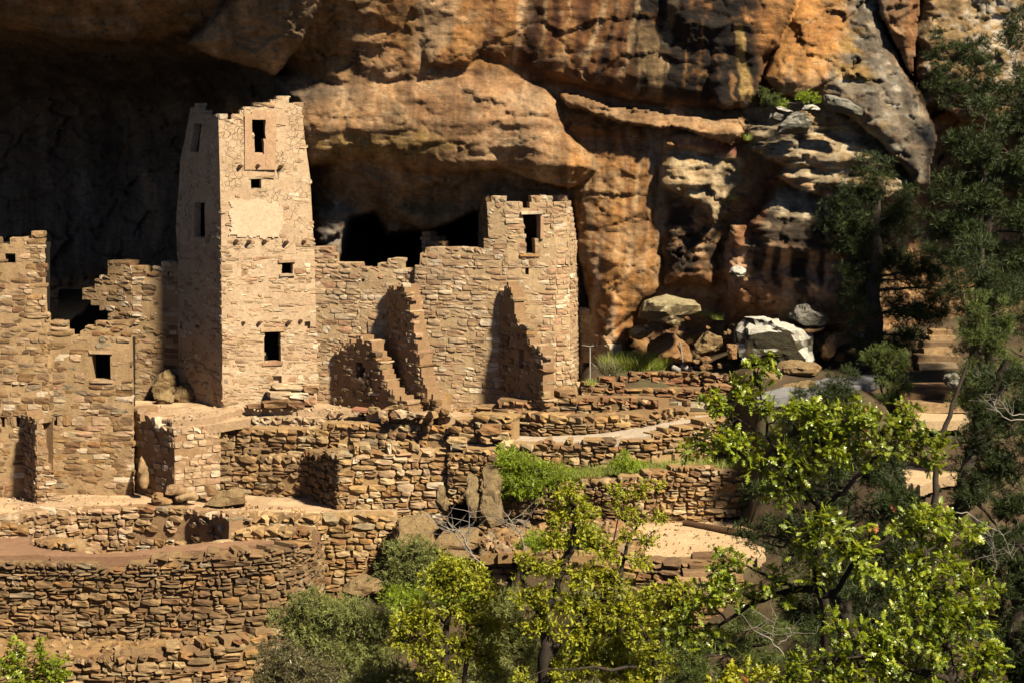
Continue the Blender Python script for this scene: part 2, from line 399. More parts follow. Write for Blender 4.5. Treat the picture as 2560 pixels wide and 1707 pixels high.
def inside(px, py, poly):
    c = np.zeros(px.shape, bool); n = len(poly)
    for i in range(n):
        (x0, y0), (x1, y1) = poly[i], poly[(i + 1) % n]
        if y0 == y1: continue
        c ^= ((y0 > py) != (y1 > py)) & (px < (x1 - x0) * (py - y0) / (y1 - y0) + x0)
    return c
def sdf(px, py, poly):
    d = np.full(px.shape, 1e9); n = len(poly)
    for i in range(n):
        (x0, y0), (x1, y1) = poly[i], poly[(i + 1) % n]; ex, ey = x1 - x0, y1 - y0
        t = np.clip(((px - x0) * ex + (py - y0) * ey) / (ex * ex + ey * ey), 0, 1)
        d = np.minimum(d, np.hypot(px - x0 - t * ex, py - y0 - t * ey))
    return np.where(inside(px, py, poly), d, -d)

def floor(name, outline, z0, mat, step=.1, amp=.03, slope=0., x0=0.):
    """a level of trodden ground; outline in photo pixels on the plane z"""
    zf = lambda px: z0 + slope * ((px - 1280) * 48 / F - x0)
    pl = [((px - 1280) * Dz(py, zf(px)) / F, Dz(py, zf(px))) for px, py in outline]
    xs = np.arange(min(p[0] for p in pl) - step, max(p[0] for p in pl) + step, step); ys = np.arange(min(p[1] for p in pl) - step, max(p[1] for p in pl) + step, step)
    X, Y = np.meshgrid(xs, ys, indexing='ij'); ny = len(ys)
    ok = inside(X + step / 2 + fbm(X * 2, Y * 2, 0, 2, 5) * .06, Y + step / 2 + fbm(X * 2, Y * 2, 9, 2, 6) * .06, pl)[:-1, :-1]
    Zv = z0 + slope * (X - x0) + fbm(X * .7, Y * .7, 0, 2, 11) * amp + fbm(X * 4, Y * 4, 0, 2, 12) * amp * .35
    ij = np.argwhere(ok); a = ij[:, 0] * ny + ij[:, 1]; nv = X.size
    Vt = np.stack([X, Y, Zv], 2).reshape(-1, 3); Vb = Vt - np.array([0, 0, .22]); okp = np.pad(ok, 1); Fq = [np.stack([a, a + ny, a + ny + 1, a + 1], 1)]
    for di, dj, p, q in ((-1, 0, 1, 0), (1, 0, ny, ny + 1), (0, -1, 0, ny), (0, 1, ny + 1, 1)):
        m = ~okp[1 + ij[:, 0] + di, 1 + ij[:, 1] + dj]; e = a[m]; Fq.append(np.stack([e + p, e + q, e + q + nv, e + p + nv], 1))
    o = obj(name, np.concatenate([Vt, Vb]), np.concatenate(Fq), mat, None, False)
    o['kind'] = 'structure'; return o

ICO = {}
def ico(n):
    if n not in ICO:
        import bmesh
        bm = bmesh.new(); bmesh.ops.create_icosphere(bm, subdivisions=n, radius=1); ICO[n] = (np.array([v.co[:] for v in bm.verts]), np.array([[v.index for v in f.verts] for f in bm.faces])); bm.free()
    return ICO[n]
def rock_mesh(outline, D, T, lean=.35, seed=0, rough=.05, K=16, N=84, strata=0, planes=13):
    """boulder: its outline in photo pixels at depth D, inflated to the real thickness 2T, faceted and worn"""
    pl = np.array(outline, float); c = (pl.max(0) + pl.min(0)) / 2 * .5 + pl.mean(0) * .5
    seg = np.hypot(*(np.roll(pl, -1, 0) - pl).T); cum = np.concatenate([[0], np.cumsum(seg)]); t = np.linspace(0, cum[-1], 240, endpoint=False)
    cl = np.vstack([pl, pl[:1]]); ox = np.interp(t, cum, cl[:, 0]) - c[0]; oy = np.interp(t, cum, cl[:, 1]) - c[1]
    an = np.arctan2(oy, ox); od = np.argsort(an); an, ro = an[od], np.hypot(ox, oy)[od]
    S_, Fq = ico(4 if N > 30 else 3); rh = np.hypot(S_[:, 0], S_[:, 2]); th = np.arctan2(-S_[:, 2], S_[:, 0])
    R = np.interp(th, np.concatenate([an - 2 * math.pi, an, an + 2 * math.pi]), np.concatenate([ro, ro, ro])) * rh ** .7
    x, y = c[0] + R * np.cos(th), c[1] + R * np.sin(th); dep = np.sign(S_[:, 1]) * np.abs(S_[:, 1]) ** .85 * T
    V = [np.stack([(x - 1280) * D / F, D + dep + lean * (c[1] - y) * D / F, CZ - (y - HOR) * D / F], 1)]
    V = np.concatenate(V); sc = max(T, .2)
    n = V - V.mean(0); ln = np.linalg.norm(n, axis=1, keepdims=True) + 1e-6; n /= ln
    w = fbm(V[:, 0] / sc * .9, V[:, 1] / sc * .9, V[:, 2] / sc * .9, 4, seed) * rough * 1.3
    w -= np.abs(fbm(V[:, 0] / sc * 1.5, V[:, 1] / sc * 1.5, V[:, 2] / sc * 1.5, 3, seed + 30)) * rough * 1.2
    if strata: w += strata * vnoise(V[:, 0] * .6, V[:, 1] * .6, V[:, 2] * 9, seed + 60)
    V = V + n * w[:, None]
    c0 = V.mean(0); ext = np.abs(V - c0).max(0) + 1e-6; r_ = np.random.default_rng(seed); U = (V - c0) / ext   # worn flat faces
    for q in range(planes):
        d = r_.normal(size=3) * (np.array([.35, .35, 1]) if q % 3 == 0 else np.array([1, 1, .45])); d /= np.linalg.norm(d); pr = U @ d; h = pr.max() * r_.uniform(.66, .90); ex = np.maximum(pr - h, 0); U = U - ex[:, None] * d * .92
    V = c0 + U * ext
    bd = np.floor((V[:, 2] + .12 * fbm(V[:, 0] * 1.3, V[:, 1] * 1.3, V[:, 2], 3, seed + 8)) / (sc * .19)); q_ = _h(bd.astype(np.int64) + 900, bd.astype(np.int64) * 0, bd.astype(np.int64) * 0, seed)
    V = V + n * ((fbm(V[:, 0] * 3, V[:, 1] * 3, V[:, 2] * 5, 4, seed + 5) * min(.05, sc * .08)) + (q_ - .5) * sc * .10)[:, None]
    return V, Fq
def rock(name, outline, D, T, mat, label=None, cat=None, group=None, parent=None, **k):
    V, Fq = rock_mesh(outline, D, T, **k); o = obj(name, V, Fq, mat, parent, T < .25)
    if label: tag(o, label, cat or 'boulder', group)
    return o

# ------------------------------------------------------------------ the cliff and its alcove
def build_cliff():
    gx = np.concatenate([[-4500, -2200, -1200, -700], np.arange(-350, 2904, 4.5), [3100, 3500, 4300, 6000]]).astype(np.float32)
    gy = np.concatenate([[-6000, -3500, -2000, -1200, -800, -560], np.arange(-380, 1134, 4.5), [1180, 1260]]).astype(np.float32)
    PX, PY = np.meshgrid(gx, gy, indexing='ij')
    wx = PX + fbm(PX / 90, PY / 90, 0, 4, 1) * 9; wy = PY + fbm(PX / 90, PY / 90, 7, 4, 2) * 7
    cx = [-400, 0, 300, 600, 800, 1000, 1300, 1600, 1900, 2100, 2300, 2560, 2900]
    cy = [-420, -100, 0, 60, 110, 180, 240, 300, 400, 480, 650, 900, 1130]
    T = {-400: [47, 47.5, 48.5, 49.5, 53, 58, 61, 62, 62, 62, 62, 62, 62], 0: [47, 47.5, 48.5, 49.5, 53, 58, 61, 62, 62, 62, 62, 62, 62], 300: [47, 47.5, 48.5, 49.5, 52, 57, 60, 61, 61, 61, 60.5, 60, 60],
         600: [48, 48.5, 49.2, 50, 52, 55.5, 58, 59, 59, 59, 58.5, 58, 58], 800: [49, 49.2, 49.6, 50.4, 51.5, 54, 55, 56, 57, 58, 58, 58, 58], 1000: [49.8, 50, 50.2, 50.6, 51.2, 53, 53.6, 54, 55, 57.5, 58, 58, 58],
         1300: [51, 51.2, 51.4, 51.5, 51.6, 52.2, 52.4, 52.8, 53.2, 54.5, 55, 55, 55], 1600: [51.2, 51.4, 51.5, 51.6, 51.7, 51.9, 52.2, 53, 53, 53, 53, 53, 53]}
    T[1900] = [51.5, 51.7, 51.8, 52, 52, 52.2, 52.4, 52.6, 52.8, 53, 53, 53, 53]; T[2100] = [51.5, 51.7, 51.8, 52, 52, 52.2, 52.4, 52.6, 53, 53, 53.2, 53.4, 53.4]; T[2300] = [52, 52.2, 52.4, 52.6, 52.8, 53, 53, 53.2, 53.4, 53.6, 54, 54, 54]
    T[2560] = [52, 52.2, 52.4, 52.6, 52.8, 53, 53.4, 54, 54.4, 55, 55, 55, 55]; T[2900] = T[2560]
    T[800] = [49, 49.2, 49.6, 50.4, 50.8, 51, 51.2, 51.4, 51.7, 52.3, 54, 56, 56]; T[1000] = [49.8, 50, 50.2, 50.6, 50.8, 51, 51.2, 51.3, 51.5, 52.1, 54, 56, 56]; T[1300] = [50.8, 51, 51.2, 51.2, 51.2, 51.3, 51.4, 51.5, 51.8, 52.2, 53, 53, 53]; T[1600] = [51, 51.1, 51.2, 51.2, 51.2, 51.2, 51.1, 50.9, 50.9, 50.9, 51, 51.3, 52]; T[1900] = [51, 51.1, 51.2, 51.2, 51.2, 51.0, 50.7, 50.4, 50.4, 50.4, 50.6, 51.2, 52]; T[2100] = [50.5, 50.6, 50.7, 50.8, 50.8, 50.6, 50.2, 50, 50, 50.4, 51, 51.4, 52]
    for c_ in (1600, 1900, 2100): T[c_] = [v + .5 for v in T[c_]]
    A = np.array([T[c] for c in cx], float)
    rows = np.stack([np.interp(gy, cy, A[i]) for i in range(len(cx))], 0)
    D = np.stack([np.interp(gx, cx, rows[:, j]) for j in range(len(gy))], 1).astype(np.float32)
    for _ in range(3):                                            # round the control lattice off
        for ax, w in ((0, 9), (1, 5)):
            k = np.ones(2 * w + 1) / (2 * w + 1); Dp = np.pad(D, [(w, w) if a == ax else (0, 0) for a in (0, 1)], mode='edge')
            D = np.apply_along_axis(lambda v: np.convolve(v, k, 'valid'), ax, Dp)
    X, Zw = (PX - 1280) / 95, (HOR - PY) / 95
    strat = np.zeros_like(D)
    def layer(poly, D0, R, tx=0., ty=0., st=0., edge=1.):
        nonlocal D, strat
        xs = [p[0] for p in poly]; ys = [p[1] for p in poly]
        i0, i1 = np.searchsorted(gx, (min(xs) - 40, max(xs) + 40)); j0, j1 = np.searchsorted(gy, (min(ys) - 40, max(ys) + 40))
        sl = (slice(i0, i1), slice(j0, j1))
        s = sdf(PX[sl] + (wx[sl] - PX[sl]) * edge, PY[sl] + (wy[sl] - PY[sl]) * edge, poly) / 95
        t = np.clip(s / R, 0, 1); cxm, cym = sum(xs) / len(xs), sum(ys) / len(ys)
        DL = D0 + tx * (PX[sl] - cxm) / 95 + ty * (PY[sl] - cym) / 95 + R * (1 - np.sqrt(1 - (1 - t) ** 2))
        m = (s > 0) & (DL < D[sl]); D[sl] = np.where(m, DL, D[sl]); strat[sl] = np.where(m, st, strat[sl])
    # slabs hanging from the roof of the alcove
    layer([(520, -300), (560, 0), (470, 110), (560, 150), (690, 192), (760, 100), (790, 0), (800, -300)], 48.4, .5, 0, .9, .06)
    layer([(120, -300), (60, 60), (150, 95), (330, 105), (430, 0), (440, -300)], 48.4, .6, 0, .9, .08)
    layer([(790, -300), (800, 20), (770, 90), (830, 150), (940, 170), (1010, 150), (990, 60), (960, 20), (930, -300)], 50.5, .9, -.1, .35, .08)
    # bulging rock behind the ruins
    layer([(690, 196), (1000, 170), (1290, 184), (1370, 215), (1395, 260), (1410, 330), (1490, 395), (1500, 425), (1420, 470), (1250, 425), (1100, 445), (900, 400), (780, 420), (700, 330)], 50.35, 1.3, -.08, -.12, .07)
    layer([(960, 520), (1040, 495), (1190, 500), (1220, 560), (1150, 600), (1000, 560)], 52.2, .6, 0, 0, .1)
    layer([(780, 520), (860, 510), (950, 560), (900, 680), (780, 690)], 52.2, .9, 0, 0, .05)
    hole = sstep(-14, 16, sdf(wx, wy, [(872, 560), (930, 548), (960, 600), (1010, 590), (1100, 580), (1180, 545), (1235, 555), (1240, 700), (850, 700)])); D = D + hole * 4.5
    # outer face of the overhang
    layer([(1010, 152), (1120, 170), (1290, 178), (1395, 208), (1600, 260), (1750, 275), (1890, 268), (1910, 190), (1990, 60), (2010, -300), (940, -300), (960, 20), (990, 100)], 50.75, 1.2, -.06, -.10, .05)
    for k, (x0, x1, yb, dd) in enumerate([(1040, 1200, 160, 50.85), (1770, 1895, 265, 50.4)]):
        layer([(x0 + 60, -300), (x0 + 20, 0), (x0, yb - 60), (x0 + 30, yb), (x1 - 25, yb + 4), (x1, yb - 40), (x1 + 25, 0), (x1 + 60, -300)], dd, .3, 0, -.12, .05)
    layer([(1650, -300), (1660, 40), (1700, 110), (1780, 120), (1880, 150), (1960, 110), (1980, 20), (2000, -300)], 50.2, .6, 0, -.1, .05)
    # ledge below the overhang
    layer([(1396, 232), (1440, 240), (1520, 262), (1610, 275), (1700, 290), (1850, 290), (1862, 330), (1830, 352), (1760, 340), (1690, 318), (1600, 316), (1500, 288), (1420, 268)], 50.45, .12, 0, -.5, .22)
    layer([(1690, 330), (1860, 320), (1870, 375), (1850, 400), (1660, 372), (1660, 345)], 50.7, .4, 0, -.3, .1)
    # orange buttress
    layer([(1392, 330), (1440, 305), (1560, 338), (1662, 360), (1655, 500), (1650, 610), (1640, 700), (1600, 770), (1560, 880), (1490, 880), (1466, 800), (1450, 650), (1430, 520), (1400, 430)], 50.85, 1.0, -.15, -.12, .03)
    layer([(1560, 640), (1650, 640), (1640, 720), (1570, 800), (1540, 760)], 50.7, .5, 0, 0, .03)
    # dark block right of it with a pale head
    layer([(1655, 372), (1700, 362), (1790, 372), (1856, 395), (1860, 440), (1838, 500), (1822, 580), (1800, 640), (1780, 715), (1655, 715)], 50.9, .9, 0, -.3, .12)
    layer([(1655, 372), (1700, 362), (1790, 372), (1856, 395), (1850, 460), (1815, 500), (1790, 560), (1745, 500), (1690, 480), (1655, 470)], 50.45, .5, .1, -.7, .16)
    # bedded ledges
    layer([(1862, 300), (1990, 262), (2090, 250), (2180, 300), (2255, 390), (2295, 470), (2210, 500), (2100, 475), (2010, 450), (1930, 400), (1880, 372)], 49.95, .7, .1, -1.0, .42, .6)
    layer([(1990, 380), (2100, 370), (2220, 400), (2290, 465), (2180, 490), (2060, 470), (1985, 430)], 49.6, .5, .1, -.9, .34)
    layer([(1862, 560), (1900, 520), (1935, 480), (1995, 468), (2100, 490), (2170, 530), (2180, 640), (2050, 650), (1900, 640)], 49.9, .9, .1, -.5, .2)
    layer([(1940, 440), (1990, 405), (2060, 410), (2180, 440), (2190, 500), (2080, 500), (1990, 470)], 49.7, .5, .1, -.8, .3)
    layer([(1815, 640), (1830, 560), (1890, 570), (2010, 620), (2180, 640), (2200, 800), (2100, 830), (1815, 800)], 50.25, .7, -.1, .35, .03)
    layer([(1960, 690), (2110, 690), (2150, 760), (2020, 770)], 50.05, .4, 0, .3, .03)
    # great slab falling to the right
    layer([(1990, -300), (1985, 40), (1905, 190), (1950, 235), (2030, 250), (2120, 290), (2200, 350), (2250, 400), (2290, 470), (2330, 460), (2332, 320), (2290, 220), (2215, 70), (2160, -300)], 50.2, .7, .12, -.55, .05)
    layer([(2170, -300), (2200, 30), (2290, 200), (2310, 260), (2290, 230), (2296, -300)], 50.9, .4, .1, -.2, .04)
    layer([(2296, -300), (2290, 120), (2300, 262), (2700, 275), (3200, 280), (3200, -300)], 51.4, .7, .05, -.25, .06)
    layer([(2330, 262), (2520, 268), (2560, 300), (2400, 300)], 50.8, .3, 0, -1, .1)
    # relief: bedding, hollows, flakes and grain
    Zc = CZ - (PY - HOR) * D / F; Xc = (PX - 1280) * D / F
    inb = ((PX > -340) & (PX < 2900) & (PY > -420) & (PY < 1130)).astype(np.float32)
    bed = vnoise(Xc * .35, D * .2, Zc * 3.2 + fbm(Xc * .5, D * .3, Zc * .5, 3, 21) * .8, 22) + .7 * vnoise(Xc * .8, D * .4, Zc * 7.5 + fbm(Xc, D, Zc, 2, 25) * .5, 23) + .45 * vnoise(Xc * 1.8, D * .8, Zc * 17, 24)
    D = D - inb * strat * bed * .8
    big = fbm(Xc * .33, D * .33, Zc * .42, 3, 31)
    rid = 1 - np.abs(fbm(Xc * .8 + 3, D * .6, Zc * 1.0, 4, 41))
    fl = fbm(Xc * 2.4, D * 2, Zc * 3.4, 4, 51)
    step_ = np.floor(fbm(Xc * .9, D * .5, Zc * 1.3, 3, 61) * 4) / 4
    fa = .85 - .55 * sstep(-40, 40, sdf(wx, wy, [(930, -420), (960, 40), (1010, 160), (1400, 220), (1900, 280), (2000, 60), (2020, -420)])) - .4 * sstep(-30, 30, sdf(wx, wy, [(690, 190), (1290, 180), (1420, 330), (1680, 330), (1660, 640), (1600, 880), (1460, 880), (1400, 460), (700, 440)]))
    w1, ox1, oz1, v1 = worley(Xc * .75 + fl * .15, D * .5, Zc * 1.15 + fl * .15, 200); w2_, ox2, oz2, v2 = worley(Xc * 2.1 + fl * .2, D * 1.6, Zc * 3.0 + fl * .2, 210)
    facet = (v1 - .5) * .30 + ox1 * (v1 * 7 % 1 - .5) * .5 + oz1 * (v1 * 13 % 1 - .6) * .45 + ((v2 - .5) * .10 + ox2 * (v2 * 7 % 1 - .5) * .18 + oz2 * (v2 * 13 % 1 - .6) * .18)
    joint = np.exp(-w1 / .025) * .10 * (v1 > .35) + np.exp(-w2_ / .04) * .03 * (v2 > .5)
    ra = .45 + .55 * fa
    D = D - inb * (big * .24 * ra + (rid - .6) * .13 * ra + fl * .03 + step_ * .10 * ra * ra + facet * fa - joint * (.4 + .6 * fa))
    Xc = (PX - 1280) * D / F; Zc = CZ - (PY - HOR) * D / F
    # ---- stains and rock kinds (rock pigment, and shade painted into alcove and hole)
    col = np.zeros(D.shape + (3,), np.float32)
    n1 = fbm(Xc * .5, D * .4, Zc * .8, 4, 71); n2 = fbm(Xc * 1.8, D * 1.2, Zc * 2.6, 4, 72); n3 = fbm(Xc * 5, D * 4, Zc * 7, 3, 73)
    def setc(m, c):
        m = np.clip(m, 0, 1)[..., None]; col[:] = col * (1 - m) + np.array(c, np.float32) * m
    def zone(poly, soft=40):
        return sstep(-soft, soft, sdf(wx, wy, poly))
    setc(np.ones_like(D), (.40, .245, .125)); setc(sstep(-.1, .5, n1), (.36, .20, .085)); setc(sstep(.1, .7, n2) * .7, (.47, .32, .19)); setc(sstep(.1, .6, -n2) * .5, (.27, .15, .07))
    orange = zone([(1360, 300), (1680, 330), (1660, 640), (1600, 880), (1460, 880), (1400, 430)], 40)
    setc(orange * .85, (.47, .235, .075)); setc(orange * sstep(0, .6, n1) * .7, (.40, .165, .05)); setc(orange * sstep(.1, .6, n2) * .7, (.55, .36, .19))
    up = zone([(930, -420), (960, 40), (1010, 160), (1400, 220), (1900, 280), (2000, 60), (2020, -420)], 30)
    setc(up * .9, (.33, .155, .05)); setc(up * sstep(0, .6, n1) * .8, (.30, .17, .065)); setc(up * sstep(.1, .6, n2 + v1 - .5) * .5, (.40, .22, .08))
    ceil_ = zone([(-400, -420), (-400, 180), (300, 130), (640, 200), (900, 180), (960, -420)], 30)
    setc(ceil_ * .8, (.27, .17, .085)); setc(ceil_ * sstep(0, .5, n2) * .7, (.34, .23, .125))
    slab = zone([(560, 0), (480, 110), (560, 145), (690, 195), (760, 100), (790, 0), (790, -300), (560, -300)], 8)
    setc(slab * .8, (.40, .28, .165))
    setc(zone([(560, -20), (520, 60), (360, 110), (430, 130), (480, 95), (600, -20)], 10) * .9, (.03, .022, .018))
    # warm pale faces behind the ruins
    mid = zone([(1010, 170), (1290, 180), (1390, 260), (1420, 370), (1300, 400), (1150, 330), (1000, 260)], 25)
    setc(mid * .8, (.38, .235, .13)); setc(mid * sstep(.15, .5, n2) * .6, (.47, .33, .20)); setc(mid * sstep(.1, .5, -n1) * .5, (.27, .14, .06))
    setc(zone([(790, 330), (1060, 330), (1150, 360), (1060, 400), (880, 400), (790, 410)], 15) * .75, (.34, .23, .07))
    setc(zone([(700, 200), (980, 180), (990, 260), (760, 280), (690, 260)], 25) * .6, (.36, .225, .12))
    setc(zone([(800, 500), (880, 495), (930, 560), (900, 640), (800, 640)], 20) * .8, (.34, .31, .29))
    # alcove roof and back wall: hearth smoke plus deep shade put into colour
    soot_shade = zone([(-400, 90), (120, 95), (420, 110), (560, 160), (720, 200), (840, 215), (930, 232), (760, 258), (560, 262), (500, 440), (470, 690), (-400, 720)], 28)
    setc(soot_shade * .9, (.13, .10, .075))
    setc(soot_shade * zone([(520, 300), (330, 290), (440, 240), (560, 250)], 25) * .5, (.20, .14, .09))
    setc(soot_shade * zone([(-50, 430), (440, 420), (420, 640), (120, 660), (-50, 600)], 40) * (.45 + .35 * sstep(-.3, .4, vnoise(Xc * 1.1, 0, Zc * .2, 81))), (.21, .175, .145))
    setc(soot_shade * zone([(205, 430), (228, 430), (235, 560), (200, 560)], 8) * .5, (.36, .31, .27)); setc(soot_shade * zone([(362, 430), (385, 440), (405, 560), (395, 620), (372, 600)], 8) * .5, (.42, .28, .17))
    cave = zone([(690, 440), (900, 430), (1150, 430), (1240, 470), (1250, 660), (960, 700), (700, 700)], 26)
    setc(cave * .7, (.40, .27, .15)); setc(cave * sstep(0, .5, n1) * .6, (.30, .19, .09)); setc(zone([(800, 500), (880, 490), (935, 560), (900, 660), (790, 660)], 20) * (.5 + .4 * sstep(-.3, .4, n2)), (.30, .265, .235))
    setc(zone([(872, 560), (930, 548), (960, 600), (1010, 590), (1100, 580), (1180, 545), (1235, 555), (1240, 700), (850, 700)], 12) * .9, (.03, .024, .02)); setc(zone([(1060, 430), (1200, 430), (1330, 480), (1240, 500), (1100, 470)], 16) * .5, (.20, .12, .06))  # the deep hole is painted near black for the shade inside it
    setc(zone([(975, 525), (1040, 500), (1130, 505), (1180, 540), (1100, 585), (1010, 560)], 14) * .8, (.30, .20, .09))
    setc(zone([(1440, 500), (1475, 480), (1500, 640), (1500, 800), (1560, 900), (1480, 930), (1455, 800)], 16) * .55, (.16, .07, .028))
    # desert varnish: runs that hang down the faces
    slant = Xc + Zc * .0
    sx = Xc - (Zc - 8) * .22 + fbm(Xc * .4, 0, Zc * .35, 3, 91) * .35
    st1 = vnoise(sx * 1.35, 0, Zc * .10, 92) * .7 + vnoise(sx * 3.4, 3, Zc * .16, 93) * .5 + fbm(sx * 8, 0, Zc * .6, 3, 94) * .22
    upz = up * sstep(1230, 1330, wx)
    blackz = up * sstep(1530, 1640, wx) * (1 - sstep(1860, 1990, wx) * .7)
    setc(up * sstep(1250, 1320, wx) * (1 - sstep(1540, 1600, wx)) * .75, (.20, .085, .03)); setc(up * sstep(1555, 1600, wx) * (1 - sstep(1880, 1920, wx)) * sstep(-1.25, -.6, n2 + n3 * .4) * .98, (.009, .007, .006))
    def run(x0, y0, x1, y1, w, c, a=.9):
        t = np.clip((PY - y0) / (y1 - y0), -.1, 1.1); xc = x0 + (x1 - x0) * t + fbm(t * 3, x0, 0, 2, 301) * 5 + n3 * 3 + n2 * 5
        ww = w * (.75 + .35 * fbm(t * 4, x0 + 3, 0, 2, 302)); m = sstep(ww + 3, ww - 4, np.abs(PX - xc)) * sstep(y0 - 20, y0 + 10, PY) * sstep(y1 + 12, y1 - 18, PY + n3 * 10)
        setc(m * a * (.72 + .28 * sstep(-.5, .3, n3)), c)
    PAL, BLK, RBR, TAN, OCH = (.60, .42, .24), (.008, .006, .005), (.075, .026, .010), (.40, .22, .09), (.44, .30, .11)
    for r_ in [(1310, -60, 1290, 165, 12, PAL, .8), (1345, -60, 1315, 170, 22, RBR), (1372, -60, 1350, 160, 7, PAL, .9), (1400, -60, 1375, 180, 16, RBR), (1438, -60, 1405, 140, 4, PAL), (1425, 60, 1400, 185, 22, TAN, .7), (1470, -60, 1440, 200, 16, RBR), (1528, -60, 1455, 200, 9, PAL), (1545, -60, 1500, 200, 12, BLK),
               (1600, 0, 1552, 190, 10, PAL), (1580, 0, 1520, 215, 10, RBR), (1625, 70, 1645, 250, 30, (.42, .29, .15), .9), (1607, 60, 1590, 240, 8, (.42, .29, .15), .8), (1660, 60, 1668, 260, 14, BLK), (1700, -40, 1662, 120, 26, (.24, .19, .12), .7), (1720, 130, 1712, 220, 4, TAN), (1850, 70, 1862, 268, 16, OCH, .95), (1872, 180, 1880, 268, 10, OCH, .9), (1826, 190, 1836, 262, 9, TAN, .8),
               (1760, 60, 1745, 250, 3, TAN, .5), (1790, 120, 1800, 200, 3, TAN, .5), (1930, 40, 1925, 190, 8, (.38, .17, .05), .8), (1915, 100, 1950, 230, 22, (.30, .15, .05), .6), (1020, -60, 985, 120, 8, RBR, .6), (1115, -60, 1100, 60, 12, (.26, .10, .03), .6), (1230, -40, 1235, 120, 9, (.24, .10, .035), .6)]: run(*r_)
    for q in range(26):
        x0 = rng.uniform(700, 1400); y0 = rng.uniform(190, 300); run(x0, y0, x0 - rng.uniform(-5, 25), y0 + rng.uniform(60, 200), rng.uniform(3, 13), [(.16, .075, .03), (.52, .37, .23), (.30, .15, .06)][q % 3], .5)
    for q in range(22):
        x0 = rng.uniform(1400, 1650); y0 = rng.uniform(320, 480); run(x0, y0, x0 - rng.uniform(0, 20), y0 + rng.uniform(120, 380), rng.uniform(3, 9), [(.20, .085, .03), (.56, .38, .22), (.34, .16, .05)][q % 3], .55)
    for q in range(16):
        x0 = rng.uniform(1990, 2120); y0 = rng.uniform(-40, 60); run(x0, y0, x0 + rng.uniform(0, 50), y0 + rng.uniform(100, 220), rng.uniform(3, 9), [(.24, .10, .03), (.56, .36, .17), (.09, .045, .02)][q % 3], .5)
    for r_ in [(1470, 480, 1478, 690, 10, PAL, .6), (1610, 380, 1570, 650, 7, PAL, .85), (1588, 560, 1570, 700, 8, PAL, .7), (1652, 480, 1640, 690, 5, PAL, .8), (1530, 380, 1520, 640, 14, (.30, .14, .04), .6), (1560, 330, 1545, 560, 9, (.30, .15, .05), .5), (1500, 560, 1480, 780, 16, (.24, .10, .03), .6), (1445, 640, 1460, 760, 12, (.60, .42, .28), .5)]: run(*r_)
    setc(zone([(1045, -50), (1180, -50), (1090, 150), (1040, 150)], 12) * .6, (.50, .36, .23))
    bx_ = Xc + fbm(Xc * .6, 0, Zc * .6, 3, 95) * .25
    st2 = vnoise(bx_ * 2.2, 0, Zc * .12, 96) + .5 * vnoise(bx_ * 6, 0, Zc * .3, 97)
    setc(orange * sstep(.35, .75, st2) * .75, (.57, .42, .28)); setc(orange * sstep(.4, .8, -st2) * .7, (.20, .085, .03))
    dark = zone([(1660, 480), (1740, 505), (1790, 560), (1820, 600), (1790, 700), (1655, 720)], 22)
    setc(dark * sstep(-.6, .1, n2 + st2 * .4) * .95, (.022, .016, .012)); setc(zone([(1650, 690), (1800, 690), (1790, 725), (1650, 720)], 8) * .7, (.32, .14, .06))
    head = zone([(1660, 372), (1790, 375), (1856, 400), (1845, 470), (1800, 560), (1745, 495), (1660, 470)], 14)
    setc(head * .85, (.56, .46, .30)); setc(head * sstep(.1, .5, n3 + n2 * .5) * .7, (.34, .22, .10)); setc(zone([(1690, 355), (1860, 350), (1860, 392), (1760, 368)], 8) * .8, (.26, .10, .075))
    # grey lichen crust on the ledges and the great slab
    beds = zone([(1862, 262), (1990, 250), (2095, 250), (2200, 320), (2295, 470), (2180, 520), (1930, 420), (1880, 372)], 15)
    setc(beds * .8, (.40, .34, .235)); setc(beds * sstep(.1, .55, n3 * .8 + n2 * .6) * .8, (.55, .50, .38)); setc(beds * sstep(.15, .6, n1 - n3 * .6) * .7, (.30, .19, .08))
    low = zone([(1870, 555), (1940, 480), (2000, 465), (2180, 525), (2190, 640), (1900, 640)], 12)
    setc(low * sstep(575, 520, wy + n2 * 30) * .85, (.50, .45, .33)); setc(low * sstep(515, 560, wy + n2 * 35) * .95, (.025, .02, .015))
    gsl = zone([(2100, -420), (2140, -20), (2120, 60), (2050, 200), (2130, 285), (2250, 390), (2300, 470), (2340, 460), (2335, 320), (2210, 60), (2170, -420)], 22)
    setc(gsl * .85, (.17, .158, .13)); setc(gsl * sstep(.0, .6, n3 * .9 + n2 * .5) * .8, (.38, .36, .31)); setc(gsl * sstep(.15, .5, n1 - n3) * .6, (.10, .09, .075))
    ochre = zone([(2060, 60), (2140, 40), (2180, 180), (2230, 330), (2140, 280), (2080, 180)], 25)
    setc(ochre * sstep(-.2, .4, n2) * .75, (.36, .215, .045))
    oface = zone([(1985, -420), (1980, 30), (1900, 190), (2060, 200), (2110, 60), (2140, -420)], 22)
    setc(oface * .85, (.50, .25, .075)); setc(oface * sstep(.1, .6, n2) * .6, (.58, .38, .20)); setc(oface * sstep(.2, .6, n1 + n3 * .4) * .5, (.30, .13, .04))
    crev = zone([(2175, -420), (2205, 40), (2290, 200), (2330, 330), (2345, 500), (2330, 600), (2420, 600), (2390, 300), (2295, 190), (2296, -420)], 14)
    setc(crev * .55, (.13, .06, .03)); setc(zone([(2262, -420), (2268, 60), (2285, 200), (2297, 200), (2296, -420)], 6) * .8, (.34, .16, .06))
    far = zone([(2300, -420), (2298, 260), (2900, 290), (2900, -420)], 10)
    setc(far * .85, (.33, .235, .115)); setc(far * sstep(-.1, .45, n3 + n2 * .4 + sstep(2350, 2480, PX) * .5 - .35) * .85, (.46, .43, .37)); setc(far * sstep(.3, .7, n1 - n3) * .5, (.16, .11, .05))
